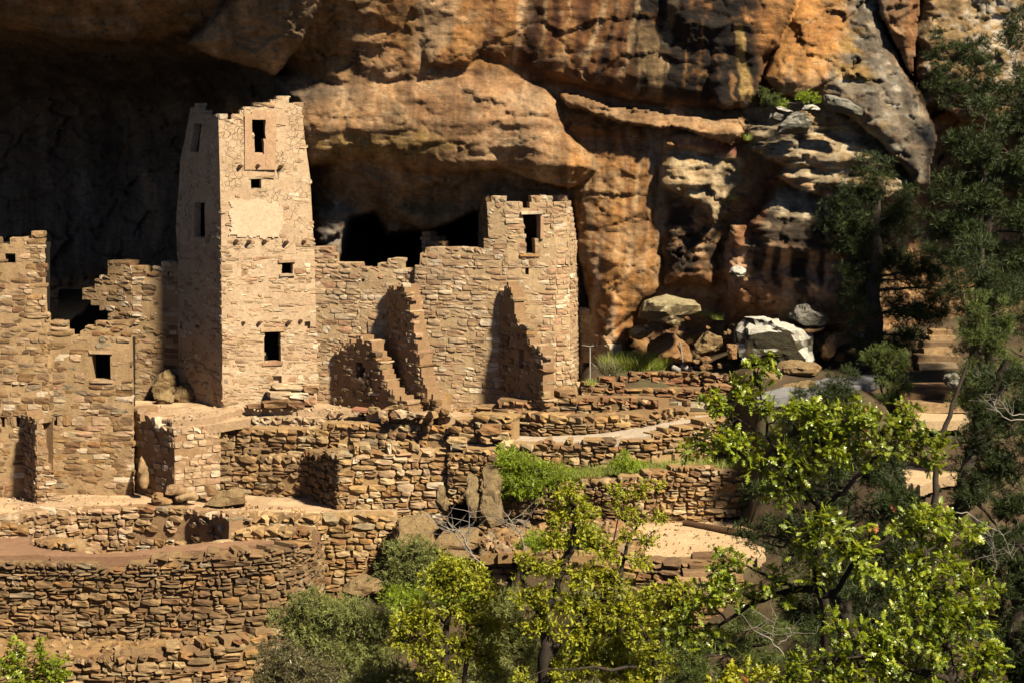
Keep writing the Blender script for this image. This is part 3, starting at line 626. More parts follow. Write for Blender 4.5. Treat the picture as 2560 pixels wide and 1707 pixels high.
    wallz = zone([(1815, 640), (1830, 590), (2010, 620), (2190, 640), (2210, 830), (1815, 810)], 12)
    setc(wallz * .9, (.47, .295, .18)); setc(wallz * sstep(690, 740, wy) * sstep(1830, 1850, wx) * sstep(1960, 1930, wx) * .8, (.34, .155, .065))
    wv = np.abs(((PX + np.sin((PY - 560) / 55.0) * 14 + fbm(PX / 60, PY / 60, 3, 3, 98) * 10) - 0))
    for x0, hw, y1 in ((1900, 17, 700), (1945, 9, 740), (2005, 20, 772), (2060, 9, 735), (2140, 16, 720), (2180, 12, 740), (1872, 9, 660)):
        setc(wallz * sstep(hw + 5, hw - 4, np.abs(wv - x0 - (700 - PY) * .12)) * sstep(y1, y1 - 40, PY + n3 * 14) * .95, (.02, .016, .013))
    setc(zone([(1870, 470), (1930, 400), (1975, 400), (1900, 560), (1850, 640), (1830, 620)], 10) * .7, (.27, .11, .045))
    # scattered flake scars
    setc(sstep(.45, .7, fbm(Xc * 3, D * 2, Zc * 4.5, 3, 99)) * (1 - soot_shade) * (1 - up * sstep(1540, 1600, wx)) * .35, (.52, .39, .25)); setc(sstep(.5, .75, -fbm(Xc * 3.4, D * 2, Zc * 5, 3, 100)) * .45, (.12, .06, .025))
    ny = len(gy); nx = len(gx)
    ii, jj = np.meshgrid(np.arange(nx - 1), np.arange(ny - 1), indexing='ij'); a = (ii * ny + jj).ravel()
    Fq = np.stack([a, a + 1, a + ny + 1, a + ny], 1)
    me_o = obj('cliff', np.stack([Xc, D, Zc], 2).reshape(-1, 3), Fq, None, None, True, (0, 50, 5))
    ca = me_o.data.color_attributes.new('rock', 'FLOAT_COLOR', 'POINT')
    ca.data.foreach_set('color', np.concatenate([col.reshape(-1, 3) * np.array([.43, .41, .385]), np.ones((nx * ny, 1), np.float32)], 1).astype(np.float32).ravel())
    m, nt, b = newmat('cliff_sandstone')
    at = nd(nt, 'ShaderNodeVertexColor', layer_name='rock')
    f = nd(nt, 'ShaderNodeMapRange', i_1=.28, i_2=.72, i_3=.5, i_4=1.38); nt.links.new(noise(nt, 7, 9, .75, stretch=(1, .7, 1.5)), f.inputs[0])
    c = mix(nt, 'MULTIPLY', 1., at.outputs[0], nd_rgb(nt, f.outputs[0]))
    g = nd(nt, 'ShaderNodeMapRange', i_1=.36, i_2=.64, i_3=.5, i_4=1.3); nt.links.new(noise(nt, 1.7, 7, .62, stretch=(1, .4, .10)), g.inputs[0])      # rain wash that runs down the rock
    c = mix(nt, 'MULTIPLY', 1., c, nd_rgb(nt, g.outputs[0]))
    k1 = noise(nt, 2.3, 8, .6, stretch=(.5, .5, 2.6)); kk = nd(nt, 'ShaderNodeMapRange', i_1=.485, i_2=.5, i_3=0., i_4=1.); nt.links.new(k1, kk.inputs[0]); k2 = nd(nt, 'ShaderNodeMapRange', i_1=.5, i_2=.515, i_3=1., i_4=0.); nt.links.new(k1, k2.inputs[0])
    crk = math_(nt, 'MULTIPLY', math_(nt, 'MULTIPLY', kk.outputs[0], k2.outputs[0]), math_(nt, 'GREATER_THAN', noise(nt, .8, 3), .52))     # hairline bedding cracks
    c = mix(nt, 'MIX', math_(nt, 'MULTIPLY', crk, .75), c, (.03, .016, .008))
    nt.links.new(c, b.inputs['Base Color']); b.inputs['Roughness'].default_value = .9; b.inputs['Specular IOR Level'].default_value = .2
    p = bump(nt, noise(nt, 4.5, 9, .72, stretch=(1, 1, 1.8)), .6, .10, b); bump(nt, noise(nt, 26, 6, .7), .5, .03, b, p)
    me_o.data.materials.append(m); me_o['kind'] = 'structure'
    return me_o
build_cliff()

# ------------------------------------------------------------------ lie of the land
def ground_z(x, D):
    zl = np.interp(D, [-80, -10, 2, 12, 24, 30, 34, 40.4, 41.6, 47.6, 48.4, 49.4, 70], [9, 6, 5.6, -1.5, -6.8, -6.6, -6.2, -5.3, -4.05, -4.05, -2.5, -2.3, -2.0])
    zm = np.where(D < 30, zl, np.interp(D, [30, 36, 40, 42, 46, 47, 50], [-6, -5, -4.4, -3.9, -2.75, -2.4, -2.2]))
    zp = np.where(D < 30, zl, np.interp(D, [30, 36, 40.8, 41.5, 46.4, 50], [-6, -5, -4.3, -2.15, -2.15, -1.6]))
    zr = np.interp(D, [-80, -10, 2, 10, 20, 30, 36, 38.5, 40.5, 42, 44, 48, 50, 52, 60], [9, 6, 5.6, -1, -3.8, -3.4, -3.0, -2.4, -.9, -.25, .05, .6, 1.0, 1.5, 3])
    zb = np.interp(D, [45, 48.9, 49.3, 49.5, 49.75, 49.9, 50.15, 50.35, 53, 60], [-3, -2.3, -1, .2, .25, .5, .52, .96, 1.2, 1.8])
    zc_ = np.interp(D, [44, 45.3, 47, 48.3, 49.2, 51, 53, 60], [-.6, .92, .97, 1.0, 1.1, 1.2, 1.4, 2]); wc = sstep(5.3, 5.9, x); zb = zb * (1 - wc) + zc_ * wc
    wm = sstep(-3.3, -2.6, x); z = zl * (1 - wm) + zm * wm
    wp = sstep(-.6, .3, x); z = z * (1 - wp) + zp * wp
    w = sstep(4.9, 8.6, x); wb = np.maximum(sstep(.8, 2.2, x) * sstep(48.3, 49.4, D), sstep(5.3, 5.9, x) * sstep(44.2, 45.2, D) * (1 - sstep(8.5, 9.5, x)))
    z = z * (1 - w) + zr * w
    return z * (1 - wb) + np.maximum(zb, z) * wb
gxs = np.concatenate([np.arange(-70, -13, 3), np.arange(-13, 15, .2), np.arange(15, 70, 3)]); gys = np.concatenate([np.arange(-80, 30, 3), np.arange(30, 56, .2), np.arange(56, 80, 3)])
GX, GY = np.meshgrid(gxs, gys, indexing='ij'); GZ = ground_z(GX, GY) + fbm(GX * .6, GY * .6, 0, 4, 5) * .10 + fbm(GX * 3, GY * 3, 0, 3, 6) * .025
a = (np.arange(len(gxs) - 1)[:, None] * len(gys) + np.arange(len(gys) - 1)[None]).ravel(); n_ = len(gys)
obj('ground', np.stack([GX, GY, GZ], 2).reshape(-1, 3), np.stack([a, a + n_, a + n_ + 1, a + 1], 1), M_GROUND, None, True, (0, 0, 0))['kind'] = 'structure'
floor('plaza_floor', [(326, 1000), (430, 1000), (560, 990), (800, 990), (1100, 985), (1460, 965), (1460, 985), (1350, 1005), (1200, 1006), (1150, 1016), (1262, 1028), (1255, 1033), (1180, 1038), (1120, 1041), (1000, 1037), (912, 1034), (907, 1023), (600, 1022), (562, 1036), (545, 1043), (436, 1049), (335, 1020)], 0, M_EARTH, .05)
floor('plaza_apron', [(345, 1030), (600, 1034), (625, 1047), (548, 1061), (440, 1066), (345, 1040)], -.16, M_EARTH, .05)
floor('court_floor', [(-150, 1225), (160, 1215), (330, 1225), (560, 1240), (860, 1240), (1000, 1260), (985, 1290), (780, 1285), (700, 1290), (600, 1290), (566, 1284), (510, 1271), (440, 1265), (330, 1262), (230, 1263), (130, 1272), (60, 1285), (20, 1310), (-150, 1318)], -2.05, M_EARTH)
floor('kiva_rim', [(-150, 1330), (30, 1300), (70, 1330), (66, 1356), (115, 1374), (250, 1384), (400, 1371), (590, 1354), (700, 1340), (795, 1330), (790, 1345), (720, 1356), (640, 1362), (550, 1370), (400, 1382), (320, 1391), (100, 1389), (-150, 1386)], -2.05, M_REDEARTH)
floor('kiva_floor', [(20, 1480), (600, 1440), (620, 1480), (500, 1550), (50, 1550)], -3.7, M_EARTH)
floor('terrace_slope', [(-150, 1570), (300, 1585), (520, 1560), (800, 1490), (700, 1568), (560, 1594), (400, 1618), (290, 1638), (180, 1644), (-150, 1646)], -3.85, M_SLOPE, .08, .09)
floor('lower_path', [(1530, 1316), (1600, 1304), (1700, 1285), (1870, 1262), (1990, 1250), (1990, 1330), (1900, 1392), (1680, 1394), (1560, 1394), (1500, 1370)], -2.0, M_PATH)
floor('lower_bank', [(1240, 1330), (1500, 1300), (1600, 1290), (1600, 1394), (1400, 1394), (1200, 1386)], -2.03, M_SLOPE, .1, .07)
floor('upper_path', [(1130, 1096), (1270, 1080), (1500, 1080), (1600, 1070), (1700, 1050), (1830, 1015), (1860, 1030), (1720, 1063), (1620, 1088), (1500, 1102), (1280, 1107), (1205, 1111), (1130, 1122)], -.48, M_GRAVEL, slope=.086)
floor('kiva_court', [(1150, 1030), (1300, 1045), (1700, 1045), (1700, 990), (1300, 1000)], -.95, M_EARTH)
floor('gravel_terrace', [(1630, 997), (1700, 998), (1860, 996), (2050, 988), (2050, 1012), (1840, 1010), (1810, 1003), (1700, 1003), (1640, 1001)], .27, M_GRAVEL, .05)
floor('rear_terrace', [(1500, 900), (1900, 890), (1900, 910), (1820, 920), (1575, 920), (1500, 916)], .98, M_EARTH)
floor('asphalt_path', [(1880, 985), (1960, 965), (2060, 945), (2100, 925), (2180, 910), (2290, 905), (2200, 945), (2150, 962), (2060, 978), (1960, 990), (1900, 1000)], 1.02, M_ASPH, .05)
floor('grass_terrace', [(1345, 1160), (1900, 1142), (1900, 1172), (1700, 1176), (1480, 1190), (1345, 1184)], -1.0, M_SLOPE)
floor('grass_bank', [(1195, 1190), (1350, 1180), (1350, 1230), (1195, 1230)], -1.5, M_SLOPE)

# ------------------------------------------------------------------ ruins
def box(c, size, yaw=0., jit=.0, seed=0):
    V = np.array([[x, y, z] for x in (-.5, .5) for y in (-.5, .5) for z in (-.5, .5)]) * np.array(size)
    if jit: V += (np.random.default_rng(seed).random(V.shape) - .5) * jit
    cy, sy = math.cos(yaw), math.sin(yaw); V = np.stack([V[:, 0] * cy - V[:, 1] * sy, V[:, 0] * sy + V[:, 1] * cy, V[:, 2]], 1) + np.array(c)
    return V, np.array([[0, 1, 3, 2], [4, 6, 7, 5], [0, 4, 5, 1], [2, 3, 7, 6], [0, 2, 6, 4], [1, 5, 7, 3]])
def tube(path, radii, n=6):
    p = np.asarray(path, float); r = np.asarray(radii, float); m = len(p)
    t = np.gradient(p, axis=0); t /= np.linalg.norm(t, axis=1, keepdims=True) + 1e-9
    u = np.cross(t, [0.31, .17, .93]); u /= np.linalg.norm(u, axis=1, keepdims=True) + 1e-9; v = np.cross(t, u)
    a = np.linspace(0, 2 * math.pi, n, endpoint=False)
    V = (p[:, None] + (u[:, None] * np.cos(a)[None, :, None] + v[:, None] * np.sin(a)[None, :, None]) * r[:, None, None]).reshape(-1, 3)
    q = np.arange(m - 1)[:, None] * n + np.arange(n)[None]; q2 = np.arange(m - 1)[:, None] * n + (np.arange(n)[None] + 1) % n
    return V, np.stack([q, q2, q2 + n, q + n], 2).reshape(-1, 4)
def rod(name, path, radii, mat, parent=None, n=8):
    V, Fq = tube(path, radii, n); A = Acc(); A.add(V, Fq)
    A.add(V[:n], np.array([[0, i + 1, i] for i in range(1, n - 1)])); A.add(V[-n:], np.array([[0, i, i + 1] for i in range(1, n - 1)]))
    return A.build(name, mat, parent, n > 6)
def slab(name, px0, px1, py0, py1, D, dep, mat, parent, D1=None, off=.0):
    """lintel or sill: a stone slab set into the face"""
    D1 = D1 or D; a, b = P(px0, (py0 + py1) / 2, D), P(px1, (py0 + py1) / 2, D1); yaw = math.atan2(b[1] - a[1], b[0] - a[0])
    L = math.hypot(b[0] - a[0], b[1] - a[1]); nx, ny = -math.sin(yaw), math.cos(yaw); k = dep / 2 - .03 + off
    c = ((a[0] + b[0]) / 2 + nx * k, (a[1] + b[1]) / 2 + ny * k, a[2])
    V, Fq = box(c, (L, dep, (py1 - py0) * D / F), yaw, .02, int(px0)); return obj(name, V, Fq, mat, parent)

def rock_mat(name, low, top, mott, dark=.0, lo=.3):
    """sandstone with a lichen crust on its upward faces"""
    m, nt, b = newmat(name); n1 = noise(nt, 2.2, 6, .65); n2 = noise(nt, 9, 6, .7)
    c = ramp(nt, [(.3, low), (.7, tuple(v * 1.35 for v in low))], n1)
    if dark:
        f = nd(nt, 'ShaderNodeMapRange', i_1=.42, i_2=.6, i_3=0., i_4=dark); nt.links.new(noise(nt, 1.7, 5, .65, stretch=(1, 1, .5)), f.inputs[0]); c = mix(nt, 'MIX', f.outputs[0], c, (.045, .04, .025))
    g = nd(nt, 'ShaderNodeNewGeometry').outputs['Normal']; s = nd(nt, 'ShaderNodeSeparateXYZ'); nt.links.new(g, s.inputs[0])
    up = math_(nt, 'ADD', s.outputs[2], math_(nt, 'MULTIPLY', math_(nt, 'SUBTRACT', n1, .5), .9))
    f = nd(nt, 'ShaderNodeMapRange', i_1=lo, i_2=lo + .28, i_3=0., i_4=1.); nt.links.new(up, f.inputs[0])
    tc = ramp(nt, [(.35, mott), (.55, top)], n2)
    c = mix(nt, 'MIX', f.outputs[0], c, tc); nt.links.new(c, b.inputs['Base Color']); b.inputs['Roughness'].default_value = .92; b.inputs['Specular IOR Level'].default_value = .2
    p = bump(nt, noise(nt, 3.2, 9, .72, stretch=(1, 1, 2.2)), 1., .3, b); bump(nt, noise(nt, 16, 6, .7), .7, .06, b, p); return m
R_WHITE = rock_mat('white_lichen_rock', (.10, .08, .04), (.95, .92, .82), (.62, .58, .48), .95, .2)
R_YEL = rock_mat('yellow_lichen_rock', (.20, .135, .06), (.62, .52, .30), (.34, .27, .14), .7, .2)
R_TAN = rock_mat('tan_rock', (.30, .19, .085), (.44, .31, .155), (.33, .22, .10), .25)
R_PILLAR = rock_mat('weathered_rock', (.20, .135, .065), (.40, .29, .15), (.24, .17, .085), .5)
R_OR = rock_mat('orange_rock', (.38, .20, .08), (.46, .28, .13), (.36, .2, .09))
R_GREY = rock_mat('grey_rock', (.16, .15, .12), (.42, .40, .34), (.26, .24, .19), .5)
# square tower
tw = thing('square_tower', P(640, 1020, 51), 'tall four storey square stone tower with cracked plaster and a T shaped doorway on top', 'tower')
TE = [(445, [(265, 478), (405, 450), (570, 440), (660, 445), (1020, 447)]), (557, [(290, 547), (560, 552), (1020, 557)]), (795, [(255, 752), (330, 760), (440, 775), (570, 782), (640, 787), (1020, 793)])]
TD = [(445, 52.1), (557, 50.0), (795, 51.0)]
tdens = lambda u, py: .22 if py < 590 else (.55 if py < 800 else .92) if u > 557 else (.1 if py < 590 else .6)
wall(tw, TD, [(445, 262), (470, 262), (476, 272), (500, 285), (520, 292), (557, 297), (590, 297), (592, 283), (620, 281), (632, 270), (668, 268), (672, 260), (697, 258), (703, 251), (740, 252), (795, 258)],
     [(445, 1040), (795, 1040)], .2, [(630, 664, 300, 348), (636, 660, 348, 386), (627, 653, 448, 473), (704, 732, 657, 686), (761, 776, 804, 826, 'n'), (660, 702, 830, 905), (680, 704, 939, 957, 'n'),
     (480, 500, 310, 382), (485, 512, 507, 594), (450, 457, 800, 822, 'n'), (488, 499, 812, 820, 'n')], (.08, .14), (.14, .44), tdens, .013, [M_BUFF], MO_TOWER, 'fine', TE, jit=.012, cap=.3)
D_of = lambda u: float(np.interp(u, [445, 557, 795], [52.1, 50, 51]))
wall(tw, [(452, 53.8), (735, 52.6)], [(452, 580), (466, 450), (483, 300), (500, 275), (600, 288), (700, 268), (735, 275)], [(452, 1000), (735, 1000)], .3, core=M_SHADE, stones=False, part='rear_wall')
def shade_block(root, plan, z0, z1):  # black block added inside the tower so its windows look dark
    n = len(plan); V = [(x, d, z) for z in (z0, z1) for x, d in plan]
    obj('shade_block', V, [np.array([[i, (i + 1) % n, n + (i + 1) % n, n + i] for i in range(n)]), np.array([[n + i for i in range(n)]])], M_SHADE, root)
shade_block(tw, [(P(500, 0, 52.2)[0], 52.2), (P(566, 0, 50.62)[0], 50.62), (P(738, 0, 51.4)[0], 51.4), (P(740, 0, 52.6)[0], 52.6)], -.2, 7.6)
for py in (420, 640, 820): obj('floor_boards', *box((P(620, 700, 51.6)[0], 52.2, Z(py, 51)), (2.0, 1.7, .08), .2), M_SHADE, tw)
for px, py in [(603, 415), (648, 415), (704, 416), (592, 604), (625, 604), (663, 604), (717, 606), (761, 605), (610, 806), (650, 806), (724, 805), (753, 803)]:
    D = D_of(px + (0 if py > 500 else 12)); c = P(px, py, D); l = random.uniform(.05, .12)
    rod('roof_beam', [(c[0] + .02, c[1] + .15, c[2]), (c[0] - .012 - l * .2, c[1] - l, c[2] + random.uniform(-.02, .01))], [.055, .048], M_WOOD, tw)
for n_, (a, b, py0, py1) in enumerate([(652, 710, 822, 830), (696, 738, 651, 657), (622, 658, 443, 448), (655, 706, 905, 914), (699, 737, 686, 692), (624, 668, 386, 391)]):
    uD = lambda q: D_of(q + (0 if py0 > 640 else 14)); slab('lintel' if n_ < 3 else 'sill', a, b, py0, py1, uD(a), .3, M_BUFF, tw, uD(b))
V, Fq = [], []                                                   # coat of pink plaster round the T shaped doorway
A = Acc()
for a, b, y0, y1 in [(612, 630, 285, 425), (664, 690, 280, 425), (630, 664, 275, 300), (630, 636, 348, 425), (660, 664, 348, 425), (636, 660, 386, 425)]:
    xs = np.linspace(a, b, 5); ys = np.linspace(y0, y1, 12); D = np.array([D_of(q + 12) for q in xs])
    g = np.array([[P(x + fbm(x / 9., y / 9., 1, 2, 8) * 2 * (0 if a > 611 and b < 690 else 1), y, d - .034) for y in ys] for x, d in zip(xs, D)]).reshape(-1, 3)
    q = (np.arange(4)[:, None] * 12 + np.arange(11)[None]).ravel(); A.add(g, np.stack([q, q + 12, q + 13, q + 1], 1))
A.build('plaster_surround', MO_PINK, tw)
lay_stones(tw, [((P(px, py, D)[0], D + .1, Z(py, D)), .3, random.uniform(-.06, .06), (w, .5, h), random.choice([M_BUFF, M_BROWN])) for px, py, D, w, h in [(690, 1010, 49.9, .75, .22), (735, 1012, 50.0, .5, .2), (700, 988, 50.2, .7, .2), (745, 990, 50.3, .55, .18), (715, 970, 50.45, .8, .14), (770, 1000, 50.4, .4, .25), (775, 975, 50.6, .4, .2), (640, 1016, 49.9, .5, .12)]], 'rough')

A = Acc(); pp_ = [(572, 500), (640, 494), (700, 512), (712, 560), (690, 588), (640, 594), (575, 590)]                     # smooth pale coat above the lower beam row
gx_, gy_ = np.meshgrid(np.arange(560, 730, 3.), np.arange(485, 605, 3.), indexing='ij'); ok_ = inside(gx_ + 6 * fbm(gx_ / 14, gy_ / 14, 0, 3, 401), gy_ + 6 * fbm(gx_ / 14, gy_ / 14, 5, 3, 402), pp_)
g_ = np.array([P(x, y, D_of(x + 6) - .026) for x, y in zip(gx_.ravel(), gy_.ravel())]); ij_ = np.argwhere(ok_[:-1, :-1]); n_y = gx_.shape[1]; a_ = ij_[:, 0] * n_y + ij_[:, 1]
obj('plaster_patch', g_, np.stack([a_, a_ + n_y, a_ + n_y + 1, a_ + 1], 1), mortar_mat('pale_plaster', (.56, .41, .27), (.66, .50, .35)), tw)

# curtain wall between the tower and the round cornered block
cw = thing('curtain_wall', P(900, 1020, 50.7), 'buff curtain wall with ragged top joining the square tower to the taller ruin', 'ruined wall')
wall(cw, [(778, 51.2), (900, 51.0), (1064, 50.7)], [(778, 617), (815, 620), (822, 628), (834, 632), (836, 652), (850, 660), (893, 664), (896, 668), (946, 666), (948, 654), (975, 653), (977, 661), (1001, 662), (1003, 673), (1036, 674), (1038, 682), (1064, 680)],
     [(778, 1040), (1064, 1040)], .5, [(903, 925, 835, 846, 'n'), (904, 911, 697, 705, 'n')], (.11, .17), (.18, .46), .93, .02, [M_BUFF], MO_BUFF)

# round cornered block
rb = thing('corner_block', P(1250, 1000, 51), 'two storey buff masonry block with rounded corner and a T shaped doorway high up', 'ruined house')
wall(rb, [(1040, 50.6), (1270, 50.3), (1390, 50.5), (1425, 50.8), (1442, 51.3), (1452, 52.4)],
     [(1040, 675), (1046, 672), (1048, 660), (1056, 660), (1058, 640), (1061, 623), (1212, 622), (1214, 605), (1221, 604), (1222, 575), (1225, 510), (1228, 499), (1268, 497), (1272, 504), (1330, 505), (1334, 498), (1392, 498), (1394, 502), (1424, 500), (1430, 495), (1452, 508)],
     [(1040, 1030), (1300, 1020), (1452, 1005)], .5, [(1309, 1350, 536, 597), (1314, 1338, 597, 635), (1313, 1322, 670, 679, 'n'), (1099, 1108, 796, 803, 'n'), (1443, 1448, 640, 656, 'n')],
     (.10, .17), (.18, .5), .95, .02, [M_BUFF], MO_BUFF, edges=[(1040, [(600, 1040), (1020, 1022)]), (1425, [(495, 1412), (620, 1425), (1000, 1425)]), (1452, [(495, 1430), (525, 1437), (570, 1445), (620, 1452), (1000, 1452)])])
slab('lintel', 1303, 1358, 529, 536, 50.32, .35, M_BUFF, rb, 50.42); slab('sill', 1300, 1350, 636, 642, 50.32, .3, M_GOLD, rb, 50.42)
slab('door_jamb', 1351, 1358, 540, 598, 50.38, .4, MO_PINK, rb, 50.4)
wall(rb, [(1196, 52.6), (1228, 50.75)], [(1196, 490), (1214, 490), (1216, 500), (1228, 502)], [(1196, 640), (1228, 640)], .35, (), (.11, .17), (.2, .4), .8, .015, [M_BROWN], MO_SPUR, part='return_wall')
wall(rb, [(1215, 52.9), (1450, 53.0)], [(1215, 520), (1450, 520)], [(1215, 760), (1450, 760)], .3, core=M_SHADE, stones=False, part='rear_wall')
wall(rb, [(1040, 53.2), (1215, 52.9)], [(1040, 640), (1215, 632)], [(1040, 760), (1215, 760)], .3, core=M_SHADE, stones=False, part='rear_wall')
for k, (ol, D, T) in enumerate([([(1345, 1010), (1355, 975), (1400, 962), (1440, 972), (1458, 995), (1450, 1015)], 50.1, .35), ([(1420, 985), (1428, 955), (1448, 950), (1462, 965), (1460, 990)], 50.5, .25)]):
    rock('footing_stone', ol, D, T, M_GOLD, parent=rb, seed=10 + k, rough=.06)
fg = thing('wall_fragment', P(1080, 620, 52.6), 'small stepped remnant of a back wall rising behind the low stretch of the corner block', 'ruined wall')
wall(fg, [(1054, 52.7), (1105, 52.3)], [(1054, 576), (1071, 577), (1073, 590), (1089, 592), (1091, 600), (1101, 601), (1105, 620)], [(1054, 680), (1105, 680)], .35, (), (.09, .13), (.15, .3), .95, .02, [M_BROWN, M_BUFF], MO_SPUR)
sw = thing('side_wall', P(1490, 940, 52), 'low pale wall ending in a curved edge against the orange cliff, beside the rounded corner', 'ruined wall')
wall(sw, [(1448, 51.7), (1492, 51.2), (1496, 51.1), (1534, 50.6)], [(1448, 775), (1466, 778), (1484, 795), (1493, 822), (1510, 830), (1520, 860), (1527, 890), (1532, 925)], [(1448, 960), (1534, 950)], .4, [(1456, 1474, 906, 942, 'n')], (.1, .16), (.15, .35), .85, .015, [M_BUFF], MO_BUFF)
# spur walls that stand out from the block fronts
sp = thing('buttress', P(1000, 1020, 49.5), 'tallest spur wall, shaded on one side, stepping down between the curtain wall and corner block', 'ruined wall', 'spur walls of the upper houses')
wall(sp, [(966, 50.8), (1020, 49.6), (1097, 48.7)], [(966, 728), (974, 716), (1004, 715), (1012, 725), (1022, 745), (1030, 790), (1040, 840), (1050, 900), (1058, 940), (1070, 975), (1080, 995), (1097, 1025)], [(966, 1050), (1097, 1050)], .42, (), (.075, .15), (.14, .36), .6, .03, [M_BUFF, M_BROWN], MO_SPUR, through=True, cell=.075, rag=.07)
V, Fq = box((P(1085, 1000, 49.2)[0] + .2, 49.5, .25), (.3, .5, .5), .3, .06, 3); obj('step_block', V, Fq, M_GOLD, sp)
sp = thing('broken_wall', P(930, 1020, 49.5), 'dark stepped spur wall with a ragged peephole, beside the reddish plank cover', 'ruined wall', 'spur walls of the upper houses')
wall(sp, [(836, 51.0), (930, 49.9), (1026, 48.65)], [(836, 878), (852, 872), (870, 866), (874, 860), (888, 858), (891, 850), (926, 852), (929, 868), (938, 880), (944, 900), (955, 925), (966, 955), (978, 978), (990, 995), (1004, 1008), (1026, 1030)], [(836, 1050), (1026, 1052)], .4, [(890, 906, 905, 945), (906, 911, 918, 945)], (.075, .15), (.14, .36), .5, .03, [M_BROWN, M_BUFF], MO_SPUR, through=True, cell=.075, rag=.07)
sp = thing('door_wall', P(1310, 990, 49.3), 'narrow spur wall with slit opening and square pillar, in front of the rounded corner', 'ruined wall', 'spur walls of the upper houses')
wall(sp, [(1249, 50.3), (1300, 49.4), (1357, 48.5)], [(1249, 725), (1256, 718), (1278, 716), (1282, 740), (1286, 768), (1291, 800), (1299, 824), (1317, 825), (1319, 846), (1328, 850), (1331, 872), (1357, 873)], [(1249, 1040), (1357, 1040)], .34, [(1297, 1309, 872, 921)], (.075, .15), (.14, .36), .6, .025, [M_BROWN, M_BUFF], MO_SPUR, through=True, cell=.075, rag=.07)

for par, cx_, cy_, Dd in ((0, 1088, 1022, 48.6), (1, 1015, 1030, 48.7), (1, 985, 1010, 49.0)):
    host = [o for o in COL.objects if o.name in ('buttress', 'broken_wall')]; host = sorted(host, key=lambda o: o.name)[1 - par]
    lay_stones(host, [((P(cx_ + rng.normal() * 22, cy_, Dd)[0], Dd + rng.normal() * .18, max(.04, .08 + rng.normal() * .07)), rng.uniform(-1, 1), rng.uniform(-.3, .3), (rng.uniform(.14, .34), rng.uniform(.15, .3), rng.uniform(.09, .2)), random.choice([M_BUFF, M_BROWN, M_GOLD])) for _ in range(11)], 'rough', 400)

# left houses
lh = thing('room_block', P(120, 1240, 48.8), 'dim two level house front with a square window and a deep notch in its top', 'ruined house')
wall(lh, [(-120, 48.6), (112, 48.8), (124, 49.0), (330, 49.0)], [(-120, 597), (72, 597), (74, 590), (86, 587), (108, 588), (111, 640), (113, 700), (117, 760), (121, 800), (150, 801), (156, 806), (158, 820), (164, 824), (180, 826), (182, 842), (204, 843), (206, 828), (219, 826), (221, 815), (236, 814), (238, 803), (300, 801), (330, 805)],
     [(-120, 1250), (330, 1250)], .45, [(13, 39, 634, 658), (230, 276, 884, 950), (2, 12, 1047, 1058, 'n'), (40, 50, 1047, 1058, 'n'), (135, 143, 1040, 1052, 'n'), (270, 282, 1035, 1048, 'n'), (315, 321, 1038, 1045, 'n')], (.12, .17), (.22, .5),
     lambda u, py: .9 if (py < 800 or py > 950 or u < 120) else .45, .018, [M_BROWN, M_BUFF, M_BROWN], MO_LEFT, edges=[(-120, [(600, -120), (1200, -120)]), (112, [(590, 110), (1000, 122)]), (330, [(800, 322), (1200, 330)])], limit=300)  # mostly brown stones: vignette and shadow on this front put into their colour
obj('shade_slab', *box(((P(-4, 0, 50)[0]), 50.15, Z(616, 50)), (2.3, 1.6, .12))  , M_SHADE, lh); obj('shade_slab', *box((P(228, 0, 50)[0], 50.0, Z(866, 50)), (2.0, 1.1, .12)), M_SHADE, lh)  # unseen slabs added over the roofless rooms to keep the sun out
slab('lintel', 224, 282, 877, 884, 48.98, .3, M_BUFF, lh); slab('sill', 226, 282, 950, 957, 48.98, .3, M_BUFF, lh)
wall(lh, [(-120, 51.2), (118, 51.2)], [(-120, 610), (118, 610)], [(-120, 1000), (118, 1000)], .3, core=M_SHADE, stones=False, part='rear_wall')
wall(lh, [(125, 50.8), (330, 50.6)], [(125, 850), (330, 850)], [(125, 1150), (330, 1150)], .3, core=M_SHADE, stones=False, part='rear_wall')
bw = thing('back_wall', P(330, 1000, 52), 'pale ragged wall stepping down to a broken dark gap, set back beside the tower', 'ruined wall')
wall(bw, [(206, 52.9), (330, 52.4), (450, 52.2)], [(206, 718), (233, 717), (235, 706), (246, 704), (248, 696), (264, 692), (270, 680), (272, 652), (280, 647), (304, 648), (310, 657), (322, 660), (326, 667), (354, 668), (357, 674), (374, 674), (377, 664), (400, 663), (402, 658), (450, 660)],
     [(206, 738), (226, 739), (228, 752), (250, 753), (252, 766), (270, 768), (272, 785), (286, 787), (288, 806), (300, 808), (304, 1030), (450, 1030)], .45, [(419, 427, 680, 692, 'n')], (.11, .16), (.18, .42), .75, .018, [M_BUFF, M_BROWN], MO_LEFT, cap=.5)
for k, (ol, D, T) in enumerate([([(372, 1000), (380, 935), (410, 920), (440, 940), (452, 1000), (430, 1012)], 51.9, .4), ([(395, 1018), (392, 980), (420, 972), (436, 990), (432, 1018)], 51.3, .3), ([(430, 1012), (438, 965), (470, 950), (498, 975), (500, 1010), (470, 1016)], 51.6, .4)]):
    rock('bedrock_lump', ol, D, T, R_TAN, parent=bw, seed=20 + k, rough=.05)
dk = thing('inner_wall', P(200, 800, 54), 'flat topped inner wall, painted black as the shade inside the broken gap', 'ruined wall')
wall(dk, [(146, 54.0), (300, 53.8)], [(146, 724), (206, 728), (300, 730)], [(146, 1000), (300, 1000)], .3, core=M_SHADE, stones=False)  # shade of the inner space put into the black of this wall
wall(dk, [(112, 54.6), (147, 54.4)], [(112, 745), (147, 745)], [(112, 900), (147, 900)], .3, (), (.12, .17), (.2, .4), .6, .015, [M_BROWN], MO_BROWN, part='side_pier')
